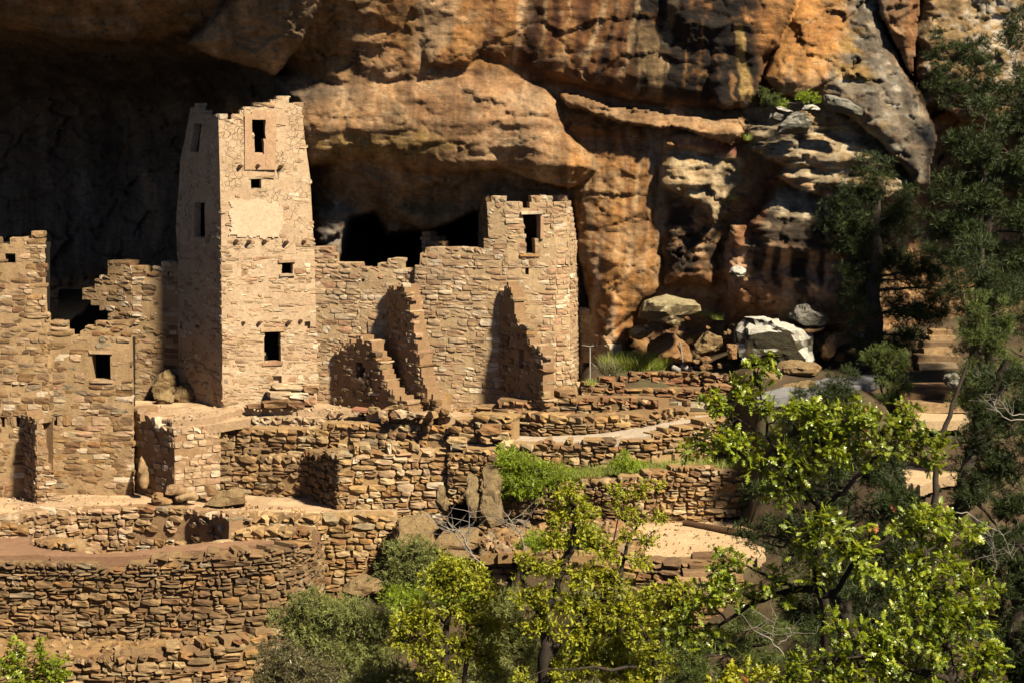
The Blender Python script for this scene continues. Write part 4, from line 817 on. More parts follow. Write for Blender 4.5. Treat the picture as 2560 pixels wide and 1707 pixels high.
s1 = thing('wall_spur', P(100, 1250, 48.2), 'short shaded spur wall with rugged lit end, below the dim house front', 'ruined wall')
wall(s1, [(50, 49.0), (92, 47.8), (152, 48.0)], [(50, 1035), (70, 1038), (84, 1045), (92, 1052), (108, 1075), (114, 1105), (120, 1150), (130, 1190), (140, 1225), (152, 1245)], [(50, 1270), (152, 1270)], .45, (), (.075, .15), (.14, .36), .75, .03, [M_BROWN, M_BUFF], MO_SPUR, cell=.075, rag=.07)
s2 = thing('pier_wall', P(440, 1250, 47.6), 'thick masonry pier, one side in deep shade and the other of pale squared stones', 'ruined wall')
wall(s2, [(326, 49.6), (436, 47.9), (548, 48.5)], [(326, 1020), (345, 1028), (352, 1042), (380, 1046), (395, 1060), (436, 1068), (548, 1073)], [(326, 1270), (548, 1275)], .6, (), (.13, .19), (.2, .42), lambda u, py: .95 if u > 436 else .6, .03, [M_BUFF], MO_SPUR)
for k, (ol, D, T) in enumerate([([(365, 1258), (370, 1238), (400, 1228), (432, 1240), (436, 1258)], 47.8, .25), ([(400, 1240), (405, 1215), (440, 1208), (470, 1216), (470, 1238)], 47.8, .2), ([(430, 1255), (440, 1230), (490, 1226), (505, 1250)], 47.7, .2)]):
    rock('rubble_stone', ol, D, T, M_BROWN, parent=s2, seed=30 + k)
rock('stone_slab', [(343, 1150), (352, 1138), (366, 1160), (378, 1195), (376, 1222), (352, 1226), (346, 1190)], 48.6, .12, M_BROWN, 'long narrow stone slab propped upright in the shaded corner beside the pier', 'stone slab', seed=41, lean=.2, rough=.03)
rock('stone_slab', [(505, 1206), (514, 1204), (548, 1228), (552, 1240), (520, 1238)], 47.9, .15, M_BROWN, 'triangular stone slab tipped against the foot of the pale pier', 'stone slab', seed=42, rough=.03)
rock('boulder', [(498, 1262), (508, 1245), (540, 1228), (590, 1220), (608, 1232), (616, 1258), (560, 1268)], 47.6, .4, R_TAN, 'smooth low golden boulder on the court floor below the recessed wall', 'boulder', seed=43, rough=.05)

# stepped terraces in the middle
ra = thing('retaining_wall', P(850, 1280, 47), 'high golden terrace wall whose sharp corner parts a shaded recess from a sunlit face', 'retaining wall', 'terrace walls')
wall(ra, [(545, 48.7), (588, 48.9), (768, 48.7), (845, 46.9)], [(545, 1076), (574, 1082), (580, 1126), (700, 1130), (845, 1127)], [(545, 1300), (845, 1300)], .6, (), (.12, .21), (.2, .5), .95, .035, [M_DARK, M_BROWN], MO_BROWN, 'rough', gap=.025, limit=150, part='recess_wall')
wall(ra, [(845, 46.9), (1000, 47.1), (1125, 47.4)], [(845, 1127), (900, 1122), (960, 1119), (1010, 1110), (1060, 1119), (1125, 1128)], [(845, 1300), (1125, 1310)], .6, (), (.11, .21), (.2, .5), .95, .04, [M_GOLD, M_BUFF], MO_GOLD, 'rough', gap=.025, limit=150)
rb2 = thing('parapet_wall', P(830, 1130, 48.8), 'long rough parapet of mixed golden stones above the sharp cornered terrace wall', 'retaining wall', 'terrace walls')
wall(rb2, [(545, 49.3), (700, 49.1), (1000, 48.7), (1130, 48.4)], [(545, 1070), (600, 1068), (620, 1074), (760, 1064), (860, 1060), (960, 1050), (1010, 1060), (1110, 1052), (1130, 1054)], [(545, 1140), (1130, 1135)], .5, (), (.09, .19), (.2, .5), .97, .05, [M_GOLD, M_BROWN], MO_GOLD, 'rough', gap=.03)
rc = thing('low_wall', P(700, 1070, 49.6), 'low wall of mortared pale blocks at the tower foot, ending at the dark pit', 'low wall', 'terrace walls')
wall(rc, [(500, 50.2), (600, 49.8), (907, 49.5)], [(500, 1058), (560, 1045), (600, 1036), (680, 1031), (760, 1032), (907, 1034)], [(500, 1080), (907, 1080)], .35, (), (.14, .2), (.22, .45), .95, .03, [M_BUFF], MO_BUFF, 'rough', gap=.03)
obj('pit_back', *box((P(950, 1055, 50)[0], 49.95, -.35), (1.0, .12, .66)), M_SHADE, rc)
obj('pit_floor', *box((P(950, 1055, 49.5)[0], 49.5, -.66), (1.0, .9, .06)), M_SHADE, rc)
V, Fq = box((P(955, 1043, 49.4)[0], 49.35, .06), (1.5, .55, .05), -.12, .0); V[:, 2] -= (V[:, 0] - V[:, 0].min()) * .11; V[:, 2] += .05
tag(obj('plank_cover', V, Fq, M_REDWOOD), 'reddish wooden plank lying across the dark pit below the broken spur wall', 'plank')
re_ = thing('kiva_block', P(1200, 1100, 47.8), 'stub of big squared stones with a square pillar, where the round kiva wall begins', 'ruined wall', 'terrace walls')
wall(re_, [(1124, 48.3), (1180, 48.0), (1276, 47.6)], [(1124, 1062), (1136, 1050), (1150, 1042), (1182, 1036), (1186, 1030), (1240, 1024), (1270, 1026), (1276, 1032)], [(1124, 1115), (1276, 1112)], .6, (), (.13, .24), (.25, .55), 1, .05, [M_GOLD], MO_GOLD, 'rough', gap=.03)
lay_stones(re_, [((P(1226, 1075, 47.3)[0], 47.5, Z(1074, 47.3)), .0, 0, (.55, .5, .25), M_GOLD), ((P(1216, 1098, 47.3)[0], 47.5, Z(1098, 47.3)), .0, 0, (.3, .45, .2), M_GOLD), ((P(1250, 1093, 47.3)[0], 47.5, Z(1092, 47.3)), .1, 0, (.45, .45, .2), M_GOLD),
    ((P(1142, 1102, 47.3)[0], 47.4, Z(1100, 47.3)), .0, 0, (.5, .4, .14), M_GOLD), ((P(1148, 1111, 47.3)[0], 47.4, Z(1114, 47.3)), .0, 0, (.4, .4, .14), M_GOLD)], 'rough')
kr = thing('round_kiva', P(1450, 1095, 48), 'open round kiva ringed by dark rough masonry with a pale coping, beside stone steps', 'kiva')
wall(kr, [(1180, 49.1), (1350, 48.75), (1356, 49.1), (1400, 49.3), (1500, 49.45), (1600, 49.3), (1642, 48.9)], [(1180, 1018), (1200, 1008), (1300, 1003), (1350, 1001), (1362, 992), (1410, 987), (1500, 985), (1590, 981), (1625, 988), (1642, 1003)], [(1180, 1060), (1350, 1060), (1356, 1075), (1642, 1060)], .5, (), (.12, .2), (.22, .48), .97, .045, [M_RED, M_BROWN], MO_BROWN, 'rough', gap=.03, part='inner_wall')
wall(kr, [(1268, 48.75), (1350, 48.1), (1450, 47.8), (1560, 48.1), (1650, 48.8), (1722, 49.6)], [(1268, 1030), (1350, 1033), (1420, 1040), (1500, 1040), (1600, 1028), (1660, 1016), (1722, 1004)], [(1268, 1112), (1500, 1112), (1600, 1098), (1722, 1072)], .5, (), (.12, .2), (.2, .48), 1, .045, [M_GOLD, M_BROWN], MO_BROWN, 'rough', gap=.03, part='outer_wall', limit=190)
wall(kr, [(1130, 49.8), (1200, 49.3), (1280, 48.8)], [(1130, 1016), (1200, 1019), (1280, 1029)], [(1130, 1030), (1280, 1042)], .4, (), (.09, .12), (.3, .6), 1, .03, [M_GOLD], MO_BROWN, 'rough', part='coping', limit=0)
w2 = thing('court_wall', P(1650, 1000, 51), 'low dark coursed wall curving behind the round kiva', 'low wall', 'low walls behind the round kiva')
wall(w2, [(1452, 49.9), (1560, 49.85), (1700, 49.75), (1860, 49.3)], [(1452, 968), (1475, 965), (1560, 964), (1690, 971), (1760, 966), (1860, 955)], [(1452, 1008), (1700, 1012), (1860, 1002)], .5, (), (.12, .17), (.25, .5), 1, .04, [M_BROWN, M_RED], MO_BROWN, 'rough', gap=.03)
w1 = thing('rear_kiva_wall', P(1650, 968, 53.5), 'farthest curved kiva wall of small dark red stones, under the tall bunch grass', 'low wall', 'low walls behind the round kiva')
wall(w1, [(1462, 50.0), (1540, 50.15), (1640, 50.25), (1750, 50.2), (1822, 49.8)], [(1462, 950), (1500, 947), (1545, 944), (1572, 931), (1620, 928), (1700, 927), (1790, 929), (1822, 938)], [(1462, 975), (1822, 975)], .5, (), (.1, .16), (.2, .42), 1, .04, [M_RED, M_BROWN], MO_BROWN, 'rough', gap=.03)
w5 = thing('bench_wall', P(1450, 1165, 46.8), 'long rough golden wall below the gravel walk, half hidden by bright green shrubs', 'retaining wall', 'terrace walls')
wall(w5, [(1118, 47.2), (1300, 46.8), (1500, 46.6), (1620, 46.8), (1720, 47.4), (1850, 48.2)], [(1118, 1128), (1160, 1119), (1205, 1110), (1280, 1106), (1360, 1103), (1364, 1092), (1380, 1092), (1384, 1103), (1500, 1100), (1560, 1102), (1620, 1086), (1720, 1061), (1850, 1032)], [(1118, 1260), (1250, 1200), (1500, 1180), (1850, 1160)], .5, (), (.09, .19), (.2, .5), .95, .05, [M_GOLD, M_BROWN], MO_GOLD, 'rough', gap=.03)
w6 = thing('grass_terrace_wall', P(1550, 1300, 45.4), 'rubble wall of rounded golden stones holding the grassy terrace above the sandy path', 'retaining wall', 'terrace walls')
wall(w6, [(1196, 46.5), (1236, 46.4), (1400, 45.7), (1600, 45.2), (1880, 45.6)], [(1196, 1238), (1236, 1240), (1280, 1232), (1340, 1240), (1345, 1215), (1400, 1205), (1480, 1196), (1570, 1190), (1700, 1167), (1800, 1165), (1880, 1176)], [(1196, 1360), (1500, 1315), (1700, 1303), (1880, 1275)], .55, (), (.09, .17), (.15, .38), .95, .06, [M_GOLD, M_BROWN], MO_GOLD, 'rough', gap=.03, tilt=.14)
w7 = thing('path_wall', P(1500, 1440, 41.6), 'low weathered wall under the sandy path, screened by the oak branches', 'retaining wall', 'terrace walls')
wall(w7, [(1180, 42.5), (1450, 41.5), (1690, 41.0), (1860, 41.4)], [(1180, 1392), (1300, 1400), (1450, 1406), (1690, 1400), (1860, 1390)], [(1180, 1600), (1860, 1600)], .5, (), (.1, .16), (.25, .6), .95, .05, [M_BROWN], MO_BROWN, 'rough', gap=.03)

# round kiva at the lower left
lk = thing('sunken_kiva', P(330, 1400, 44), 'large sunken kiva with smooth plastered inner wall and reddish rim, low in the scene', 'kiva')
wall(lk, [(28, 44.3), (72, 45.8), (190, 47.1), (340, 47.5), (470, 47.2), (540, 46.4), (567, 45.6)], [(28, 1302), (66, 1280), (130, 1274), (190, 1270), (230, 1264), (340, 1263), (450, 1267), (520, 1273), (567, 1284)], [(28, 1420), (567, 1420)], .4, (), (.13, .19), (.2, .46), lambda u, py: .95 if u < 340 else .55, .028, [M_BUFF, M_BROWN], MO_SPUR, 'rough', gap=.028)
wall(lk, [(76, 44.9), (112, 43.6), (180, 43.2), (252, 43.3)], [(76, 1350), (110, 1354), (112, 1358), (250, 1372), (252, 1372)], [(76, 1440), (252, 1440)], .5, (), (.12, .17), (.25, .45), 1, .03, [M_BROWN, M_GOLD], MO_SPUR, 'rough', part='bench')
wall(lk, [(322, 42.75), (420, 42.9), (520, 43.2), (592, 43.7)], [(322, 1378), (420, 1368), (520, 1358), (592, 1347)], [(322, 1386), (420, 1378), (520, 1367), (592, 1358)], .35, (), (.1, .12), (.35, .6), 1, .04, [M_GOLD], MO_GOLD, 'rough', part='coping')
V, Fq = box((P(470, 1365, 45)[0], 45.2, -3.0), (1.3, .1, .5), .2); obj('niche_back', V, Fq, M_SHADE, lk)
lw = thing('low_wall', P(20, 1365, 44), 'low broken wall of small pale stones beside the sunken kiva, at the frame edge', 'low wall')
wall(lw, [(-120, 43.6), (70, 44.0)], [(-120, 1310), (20, 1312), (70, 1318)], [(-120, 1372), (70, 1366)], .4, (), (.1, .16), (.2, .42), .95, .035, [M_BUFF, M_BROWN], MO_LEFT, 'rough')
st = thing('stone_bench', P(680, 1340, 44.5), 'three low stepped rows of golden blocks at the edge of the sunken kiva', 'low wall')
wall(st, [(566, 45.9), (720, 45.6)], [(566, 1278), (640, 1276), (642, 1280), (720, 1284)], [(566, 1330), (720, 1330)], .3, (), (.1, .13), (.3, .5), .9, .03, [M_BUFF, M_GOLD], MO_GOLD, 'rough', part='back_row')
wall(st, [(608, 45.0), (780, 44.7)], [(608, 1310), (622, 1309), (625, 1297), (690, 1295), (780, 1292)], [(608, 1335), (780, 1330)], .5, (), (.13, .17), (.3, .5), 1, .05, [M_GOLD], MO_BROWN, 'rough', part='middle_row')
wall(st, [(578, 44.2), (615, 43.7), (780, 43.6)], [(578, 1325), (615, 1328), (640, 1330), (700, 1326), (780, 1320)], [(578, 1362), (780, 1356)], .5, (), (.13, .18), (.3, .55), 1, .05, [M_GOLD], MO_BROWN, 'rough', part='front_row')
bg = thing('bastion_wall', P(400, 1600, 41.8), 'massive curved rubble wall carrying the sunken kiva, dark with stains at one end', 'retaining wall')
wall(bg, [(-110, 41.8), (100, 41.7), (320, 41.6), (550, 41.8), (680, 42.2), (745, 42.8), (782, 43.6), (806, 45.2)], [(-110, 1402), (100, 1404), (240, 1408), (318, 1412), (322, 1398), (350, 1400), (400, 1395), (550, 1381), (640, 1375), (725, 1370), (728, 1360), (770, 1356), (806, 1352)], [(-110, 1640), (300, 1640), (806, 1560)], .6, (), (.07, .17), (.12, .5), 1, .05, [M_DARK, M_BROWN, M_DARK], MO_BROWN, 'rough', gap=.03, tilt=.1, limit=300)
rt = thing('terrace_corner_wall', P(880, 1450, 46), 'golden brown coursed wall below the court, running from the curved bastion to the bedrock', 'retaining wall', 'terrace walls')
wall(rt, [(776, 45.3), (800, 45.9), (985, 46.3)], [(776, 1292), (800, 1284), (900, 1280), (985, 1278)], [(776, 1500), (985, 1500)], .5, (), (.11, .19), (.2, .46), 1, .05, [M_GOLD], MO_GOLD, 'rough', gap=.03)
fw = thing('front_wall', P(400, 1700, 40.2), 'lowest golden rubble wall along the foot of the slope, sinking toward the bushes', 'retaining wall')
wall(fw, [(-110, 39.9), (200, 40.0), (450, 40.4), (640, 41.2), (700, 41.8)], [(-110, 1660), (100, 1652), (250, 1656), (288, 1650), (292, 1640), (400, 1626), (550, 1602), (630, 1585), (640, 1572), (700, 1566)], [(-110, 1860), (700, 1760)], .5, (), (.09, .19), (.2, .5), .95, .06, [M_BROWN, M_GOLD, M_DARK], MO_BROWN, 'rough', gap=.03, tilt=.1)

# steps
def steps(name, label, treads, depth, mat):
    r = thing(name, P(treads[0][0], treads[-1][2], treads[0][3]), label, 'steps')
    for n, (a, b, py, D, h) in enumerate(treads):
        V, Fq = box((P((a + b) / 2, py, D)[0], D + depth / 2, Z(py, D) - h / 2), ((b - a) * D / F, depth, h), random.uniform(-.05, .05), .04, n)
        obj('tread', V, Fq, mat, r)
steps('stone_steps', 'short flight of dark stone steps climbing beside the round kiva wall', [(1722, 1790, 1015, 50.0, .14), (1720, 1795, 1032, 49.4, .17), (1718, 1810, 1048, 48.8, .17), (1716, 1830, 1062, 48.3, .15)], .7, M_GOLD)
steps('stone_steps', 'flight of dark steps dropping from the sandy path, among oak leaves', [(1735, 1800, 1392, 41.3, .2), (1722, 1795, 1412, 40.9, .18), (1710, 1790, 1432, 40.5, .18), (1700, 1785, 1452, 40.1, .18), (1690, 1775, 1474, 39.7, .18)], .6, M_BROWN)
steps('trail_stairs', 'narrow stone stairs climbing into the dark trees', [(2300, 2395, 910, 49.5, .2), (2295, 2400, 890, 50.0, .18), (2310, 2380, 872, 50.5, .18), (2310, 2385, 856, 51.0, .18), (2325, 2390, 842, 51.5, .18), (2330, 2380, 826, 52, .18)], .6, M_BROWN)
steps('trail_terrace', 'broad sandy trail landing with timber edge, between the dark trees', [(2255, 2420, 1010, 45.5, .2), (2250, 2410, 985, 46.3, .2), (2270, 2390, 968, 47, .2)], .9, M_BROWN)
floor('trail', [(2262, 1012), (2400, 1008), (2420, 1050), (2270, 1055)], .58, M_PATH)
floor('trail_bend', [(2270, 1150), (2350, 1140), (2400, 1180), (2300, 1215), (2260, 1200)], -.15, M_PATH)
tag(rod('log_edging', [P(1712, 1308, 45.0), P(1800, 1325, 44.2), P(1905, 1342, 43.4)], [.09, .1, .09], M_WOOD), 'dark log edging lying across the sandy path', 'log')
for a, b, lab in [((1682, 918), (1700, 927), 'short weathered log lying beside the posts'), ((1704, 914), (1726, 925), 'slightly thicker weathered log lying beside the small rocks')]:
    tag(rod('short_log', [P(*a, 50.4), P(*b, 50.3)], [.075, .075], M_METAL), lab, 'log', 'short logs')
for (x, y0, y1, D), lab in [((1475, 868, 948, 50.0), 'thin grey rope post by the rounded corner'), ((1680, 862, 926, 50.5), 'thin upright post at the bunch grass'), ((1704, 855, 922, 50.4), 'leaning thin post by the small rocks')]:
    rod_ = rod('rope_post', [P(x + (6 if x == 1704 else 0), y1, D), P(x - (4 if x == 1704 else 0), y0, D)], [.022, .02], M_METAL); tag(rod_, lab, 'post', 'rope posts')
tag(rod('rope', [P(1680, 866, 50.5), P(1688, 872, 50.5), P(1696, 868, 50.5), P(1701, 858, 50.5)], [.012] * 4, M_METAL), 'short slack rope between two thin posts', 'rope')
tag(rod('rope', [P(1455, 863, 50.2), P(1475, 866, 50.0), P(1484, 864, 50.1)], [.012] * 3, M_METAL), 'pale rope tied to the lone post by the rounded corner', 'rope')
V, Fq = box(P(2158, 868, 50.4), (.2, .05, .75), .1); tag(obj('white_panel', V, Fq, M_WHITE), 'small white panel standing half hidden behind the dark pine trunk', 'panel')

# ------------------------------------------------------------------ boulders
BL = [('boulder', [(1582, 790), (1588, 770), (1612, 745), (1640, 728), (1690, 722), (1740, 735), (1772, 748), (1768, 768), (1730, 785), (1705, 795), (1692, 815), (1668, 820), (1630, 806), (1590, 803)], 50.2, 0.9, R_YEL, 'broad overhanging boulder with pale yellow top, above the tall bunch grass', .45),
      ('boulder', [(1568, 838), (1574, 818), (1590, 808), (1620, 812), (1640, 826), (1632, 842), (1598, 848)], 50.5, .5, R_YEL, 'small yellow lichened boulder tucked under the broad yellow one', .6),
      ('boulder', [(1822, 810), (1828, 790), (1850, 776), (1885, 776), (1920, 790), (1970, 808), (2030, 828), (2047, 848), (2048, 902), (2000, 912), (1930, 912), (1840, 900), (1830, 850)], 49.9, 0.95, R_WHITE, 'biggest boulder, white topped with a shaded mossy front', .35),
      ('boulder', [(1950, 802), (1970, 782), (1998, 760), (2010, 755), (2040, 776), (2068, 794), (2082, 806), (2060, 816), (2010, 815)], 50.1, 0.5, R_GREY, 'peaked grey boulder perched behind the biggest white topped boulder', .5),
      ('boulder', [(1728, 880), (1735, 860), (1760, 835), (1780, 820), (1806, 834), (1802, 862), (1806, 882), (1780, 896), (1745, 895)], 50.7, .5, R_TAN, 'tan rounded boulder between the white topped boulder and the posts', .5),
      ('boulder', [(1925, 915), (1940, 905), (1990, 903), (2040, 906), (2068, 922), (2060, 936), (2010, 950), (1960, 945)], 48.9, .6, R_TAN, 'flat tan boulder in sun in front of the white topped boulder', .7),
      ('boulder', [(1880, 905), (1900, 908), (1945, 930), (1985, 955), (1930, 958), (1890, 950)], 48.6, .5, R_TAN, 'sloping tan slab running down beside the flat tan boulder', .7),
      ('boulder', [(1950, 975), (1965, 955), (2010, 946), (2050, 950), (2040, 975), (1990, 990)], 47.2, .5, R_TAN, 'low pale rock along the near edge of the asphalt path', .5),
      ('boulder', [(1818, 688), (1828, 670), (1848, 660), (1866, 668), (1868, 684), (1850, 694), (1830, 694)], 49.9, .45, R_WHITE, 'small pale boulder lodged on the cliff face above the big ones', .6),
      ('boulder', [(2052, 890), (2056, 860), (2070, 838), (2090, 835), (2098, 860), (2090, 885), (2070, 900)], 49.6, .4, R_OR, 'orange streaked boulder beside the dark pine trunk', .3),
      ('boulder', [(2080, 905), (2092, 885), (2105, 876), (2112, 885), (2104, 905)], 50.0, .2, R_OR, 'small orange rock at the asphalt path edge', .3),
      ('boulder', [(2350, 962), (2356, 935), (2380, 924), (2405, 935), (2412, 960), (2385, 970)], 45.8, .45, R_GREY, 'round grey boulder in the shade by the timber edged landing', .4),
      ('boulder', [(1934, 345), (1942, 315), (1965, 290), (1990, 275), (2015, 280), (2030, 305), (2018, 330), (1975, 335)], 49.3, 0.5, R_GREY, 'wedge shaped grey boulder overhanging the bedded ledges', .3),
      ('boulder', [(2052, 255), (2062, 234), (2080, 232), (2120, 250), (2165, 275), (2180, 292), (2150, 300), (2100, 285), (2060, 275)], 49.5, 0.4, R_GREY, 'long sloping boulder at the foot of the great grey slab', .5),
      ('boulder', [(1922, 300), (1925, 284), (1945, 280), (1958, 290), (1948, 302)], 49.3, .25, R_GREY, 'fist shaped small boulder on the ledge by the wedge boulder', .4),
      ('boulder', [(1926, 272), (1930, 266), (1960, 270), (1985, 280), (1960, 284)], 49.4, .3, R_WHITE, 'thin pale flat slab topping the bedded ledges', .6),
      ('boulder', [(2000, 275), (2008, 260), (2030, 256), (2052, 268), (2045, 280), (2020, 284)], 49.3, .3, R_WHITE, 'pale boulder between the wedge boulder and the long sloping one', .6),
      ('stone_slab', [(2000, 835), (1968, 832), (2000, 822), (2050, 815), (2078, 812), (2050, 830)], 49.9, .3, R_OR, 'thin orange slab jutting under the peaked grey boulder', .3),
      ('boulder', [(1820, 905), (1818, 860), (1840, 850), (1850, 880), (1850, 908)], 49.9, .3, R_OR, 'upright reddish rock at the near end of the biggest boulder', .3),
      ('boulder', [(1612, 900), (1620, 860), (1650, 830), (1700, 815), (1730, 850), (1735, 900), (1690, 915)], 51.0, .6, R_OR, 'rounded orange bedrock hump under the broad yellow boulder', .4),
      ('long_rock', [(1160, 1240), (1164, 1190), (1172, 1172), (1186, 1175), (1196, 1200), (1206, 1240), (1210, 1280), (1196, 1300), (1180, 1285), (1168, 1262)], 45.8, .22, R_PILLAR, 'slender pale leaning rock pillar beside the water runnel', .8),
      ('long_rock', [(1196, 1300), (1198, 1220), (1206, 1170), (1222, 1156), (1242, 1165), (1252, 1200), (1258, 1260), (1262, 1300), (1230, 1315)], 45.7, .3, R_PILLAR, 'thicker leaning rock pillar next to the bright green bush', .8),
      ('long_rock', [(1092, 1270), (1088, 1230), (1100, 1214), (1114, 1225), (1124, 1262), (1118, 1285), (1105, 1288)], 46.5, .2, R_PILLAR, 'short stubby leaning rock at the base of the sunlit terrace wall', .6),
      ('boulder', [(1215, 1320), (1225, 1310), (1262, 1315), (1268, 1350), (1262, 1385), (1225, 1380)], 45.0, .35, R_OR, 'brown block standing under the thicker rock pillar', .2),
      ('boulder', [(1030, 1305), (1036, 1290), (1055, 1275), (1075, 1285), (1080, 1302), (1055, 1310)], 46.2, .25, R_TAN, 'roundish rock sitting at the wall foot by the stubby leaning rock', .4),
      ('bedrock', [(975, 1320), (985, 1302), (1060, 1298), (1110, 1305), (1090, 1330), (1000, 1345), (980, 1400), (972, 1370)], 45.6, .8, R_TAN, 'flat pale bedrock shelf ending the golden brown coursed wall', .6),
      ('bedrock', [(1060, 1345), (1120, 1320), (1190, 1330), (1230, 1360), (1215, 1385), (1130, 1390), (1070, 1375)], 44.8, .8, R_TAN, 'sunlit bedrock step below the leaning rock pillars', .6),
      ('bedrock', [(1090, 1390), (1130, 1372), (1200, 1380), (1240, 1400), (1220, 1420), (1110, 1412)], 43.8, .6, R_TAN, 'lowest bedrock tread beside the bare twigs', .6),
      ('boulder', [(840, 1480), (850, 1470), (890, 1446), (930, 1432), (960, 1438), (965, 1475), (935, 1490), (890, 1495)], 44.4, .6, R_TAN, 'flat sunlit slab boulder above the grey green bushes', .7),
      ('boulder', [(2425, 1165), (2440, 1152), (2480, 1155), (2490, 1168), (2460, 1176)], 41.0, .35, R_OR, 'flat orange rock beside the far trail bend', .5),
      ('boulder', [(2430, 1185), (2450, 1174), (2475, 1182), (2478, 1198), (2445, 1200)], 40.8, .3, R_OR, 'lower orange rock at the trail bend', .4)]
for k, (nm, ol, D, T, mat, lab, lean) in enumerate(BL):
    rock(nm, ol, D, T, mat, lab, 'boulder' if nm == 'boulder' else 'rock', None, planes=4 if nm == 'long_rock' else 13, seed=100 + 7 * k, lean=lean, rough=.08 if T > .4 else .05, strata=.03 if T > .8 else 0)
for k, (x, y, w, h) in enumerate([(1740, 905, 22, 14), (1756, 918, 16, 9), (1776, 914, 20, 10), (1800, 915, 26, 20), (1765, 896, 40, 18), (1718, 900, 26, 14), (1835, 878, 40, 14), (1860, 880, 26, 12), (1830, 812, 22, 12), (1812, 795, 18, 10), (1720, 796, 24, 14), (1745, 802, 18, 8), (1822, 830, 14, 16), (1770, 820, 16, 12), (1790, 790, 14, 9), (1812, 835, 14, 10), (1700, 870, 30, 22), (1690, 890, 40, 16)]):
    a = np.linspace(0, 2 * math.pi, 9)[:-1] + rng.random(8) * .4; ol = [(x + w * .5 * math.cos(t) * rng.uniform(.8, 1.1), y + h * .5 * math.sin(t) * rng.uniform(.8, 1.1)) for t in a]
    D = 50.9 if y > 860 else 50.4
    o = rock('loose_rock', ol, D - (y - 860) / 60, w * D / F * .4, R_OR if k % 3 else R_TAN, ['flat orange rock near the weathered logs', 'smallest orange chip between two flat rocks behind the curved kiva wall', 'squat tan rock in the line of rocks behind the curved kiva wall', 'chunky orange rock at the end of the line behind the curved kiva wall', 'long flat orange slab on the rock line, above the chunky one', 'tan flake by the leaning thin post', 'long reddish flake lying against the foot of the biggest boulder', 'short reddish rock leaning on the base of the biggest boulder', 'tan stone on the rubble chute beside the white boulder top', 'orange stone halfway up the rubble chute', 'flat orange stone under the rim of the broad yellow boulder', 'thin tan flake beside the flat stone under the yellow boulder', 'upright orange stone squeezed against the white boulder edge', 'orange stone in the middle of the rubble chute', 'small tan stone at the top of the rubble chute', 'little orange stone low in the rubble chute', 'square orange rock at the foot of the tan rounded boulder', 'broad tan flat rock under the tan rounded boulder'][k], 'rock', 'loose rocks at the cliff foot', seed=300 + k, rough=.03, N=20, K=5)

# ------------------------------------------------------------------ vegetation
def leaf_mat(name, cols, trans=.35, rough=.45, spec=.4):
    m, nt, b = newmat(name); n = len(cols)
    c = ramp(nt, [(i / (n - 1), t) for i, t in enumerate(cols)], rand_out(nt), .74)
    f = nd(nt, 'ShaderNodeMapRange', i_1=.35, i_2=.65, i_3=.75, i_4=1.2); nt.links.new(noise(nt, 1.6, 3), f.inputs[0]); c = mix(nt, 'MULTIPLY', 1., c, nd_rgb(nt, f.outputs[0]))
    nt.links.new(c, b.inputs['Base Color']); b.inputs['Roughness'].default_value = rough; b.inputs['Specular IOR Level'].default_value = spec
    if trans:
        t = nd(nt, 'ShaderNodeBsdfTranslucent'); nt.links.new(mix(nt, 'MULTIPLY', 1., c, (1.25, 1.15, .5)), t.inputs[0])
        ms = nd(nt, 'ShaderNodeMixShader'); ms.inputs[0].default_value = trans
        nt.links.new(b.outputs[0], ms.inputs[1]); nt.links.new(t.outputs[0], ms.inputs[2]); nt.links.new(ms.outputs[0], nt.nodes['Material Output'].inputs[0])
    return m
L_OAK = leaf_mat('oak_leaf', [(.17, .235, .014), (.26, .31, .018), (.10, .15, .014), (.34, .37, .022), (.13, .19, .02), (.21, .26, .016)], .45, .36, .55)
L_OAK2 = leaf_mat('young_oak_leaf', [(.27, .30, .016), (.36, .37, .018), (.16, .20, .014), (.42, .40, .022), (.22, .26, .016)], .42, .45, .4)
L_JUN = leaf_mat('juniper_needles', [(.020, .034, .008), (.038, .056, .010), (.010, .018, .005), (.056, .078, .014)], .12, .6, .25)  # needles darkened: the shade these trees stand in is in the colour
L_JUN2 = leaf_mat('lit_juniper_needles', [(.07, .10, .020), (.10, .125, .026), (.04, .062, .014)], .2, .6, .25)  # paler copy of the needles with sunlight put into the colour
L_SAGE = leaf_mat('grey_green_leaf', [(.15, .17, .045), (.19, .20, .06), (.10, .13, .035), (.23, .235, .085)], .25, .6, .2)
L_GREEN = leaf_mat('bright_shrub_leaf', [(.22, .31, .02), (.28, .36, .03), (.16, .25, .018), (.34, .40, .05)], .4, .5, .3)
L_GRASS = leaf_mat('grass_blade', [(.23, .30, .045), (.30, .35, .08), (.17, .24, .03), (.38, .38, .14)], .35, .5, .3)
L_DRY = leaf_mat('dry_leaf', [(.35, .12, .03), (.28, .07, .02), (.40, .17, .05)], .3)
M_BARK = mortar_mat('dark_bark', (.030, .024, .018), (.065, .05, .038), 0, 0, 40)
M_BARKJ = mortar_mat('juniper_bark', (.045, .034, .025), (.09, .07, .05), 0, 0, 30)
M_TWIG = mortar_mat('bleached_twig', (.24, .21, .18), (.38, .34, .30), 0, 0, 60)

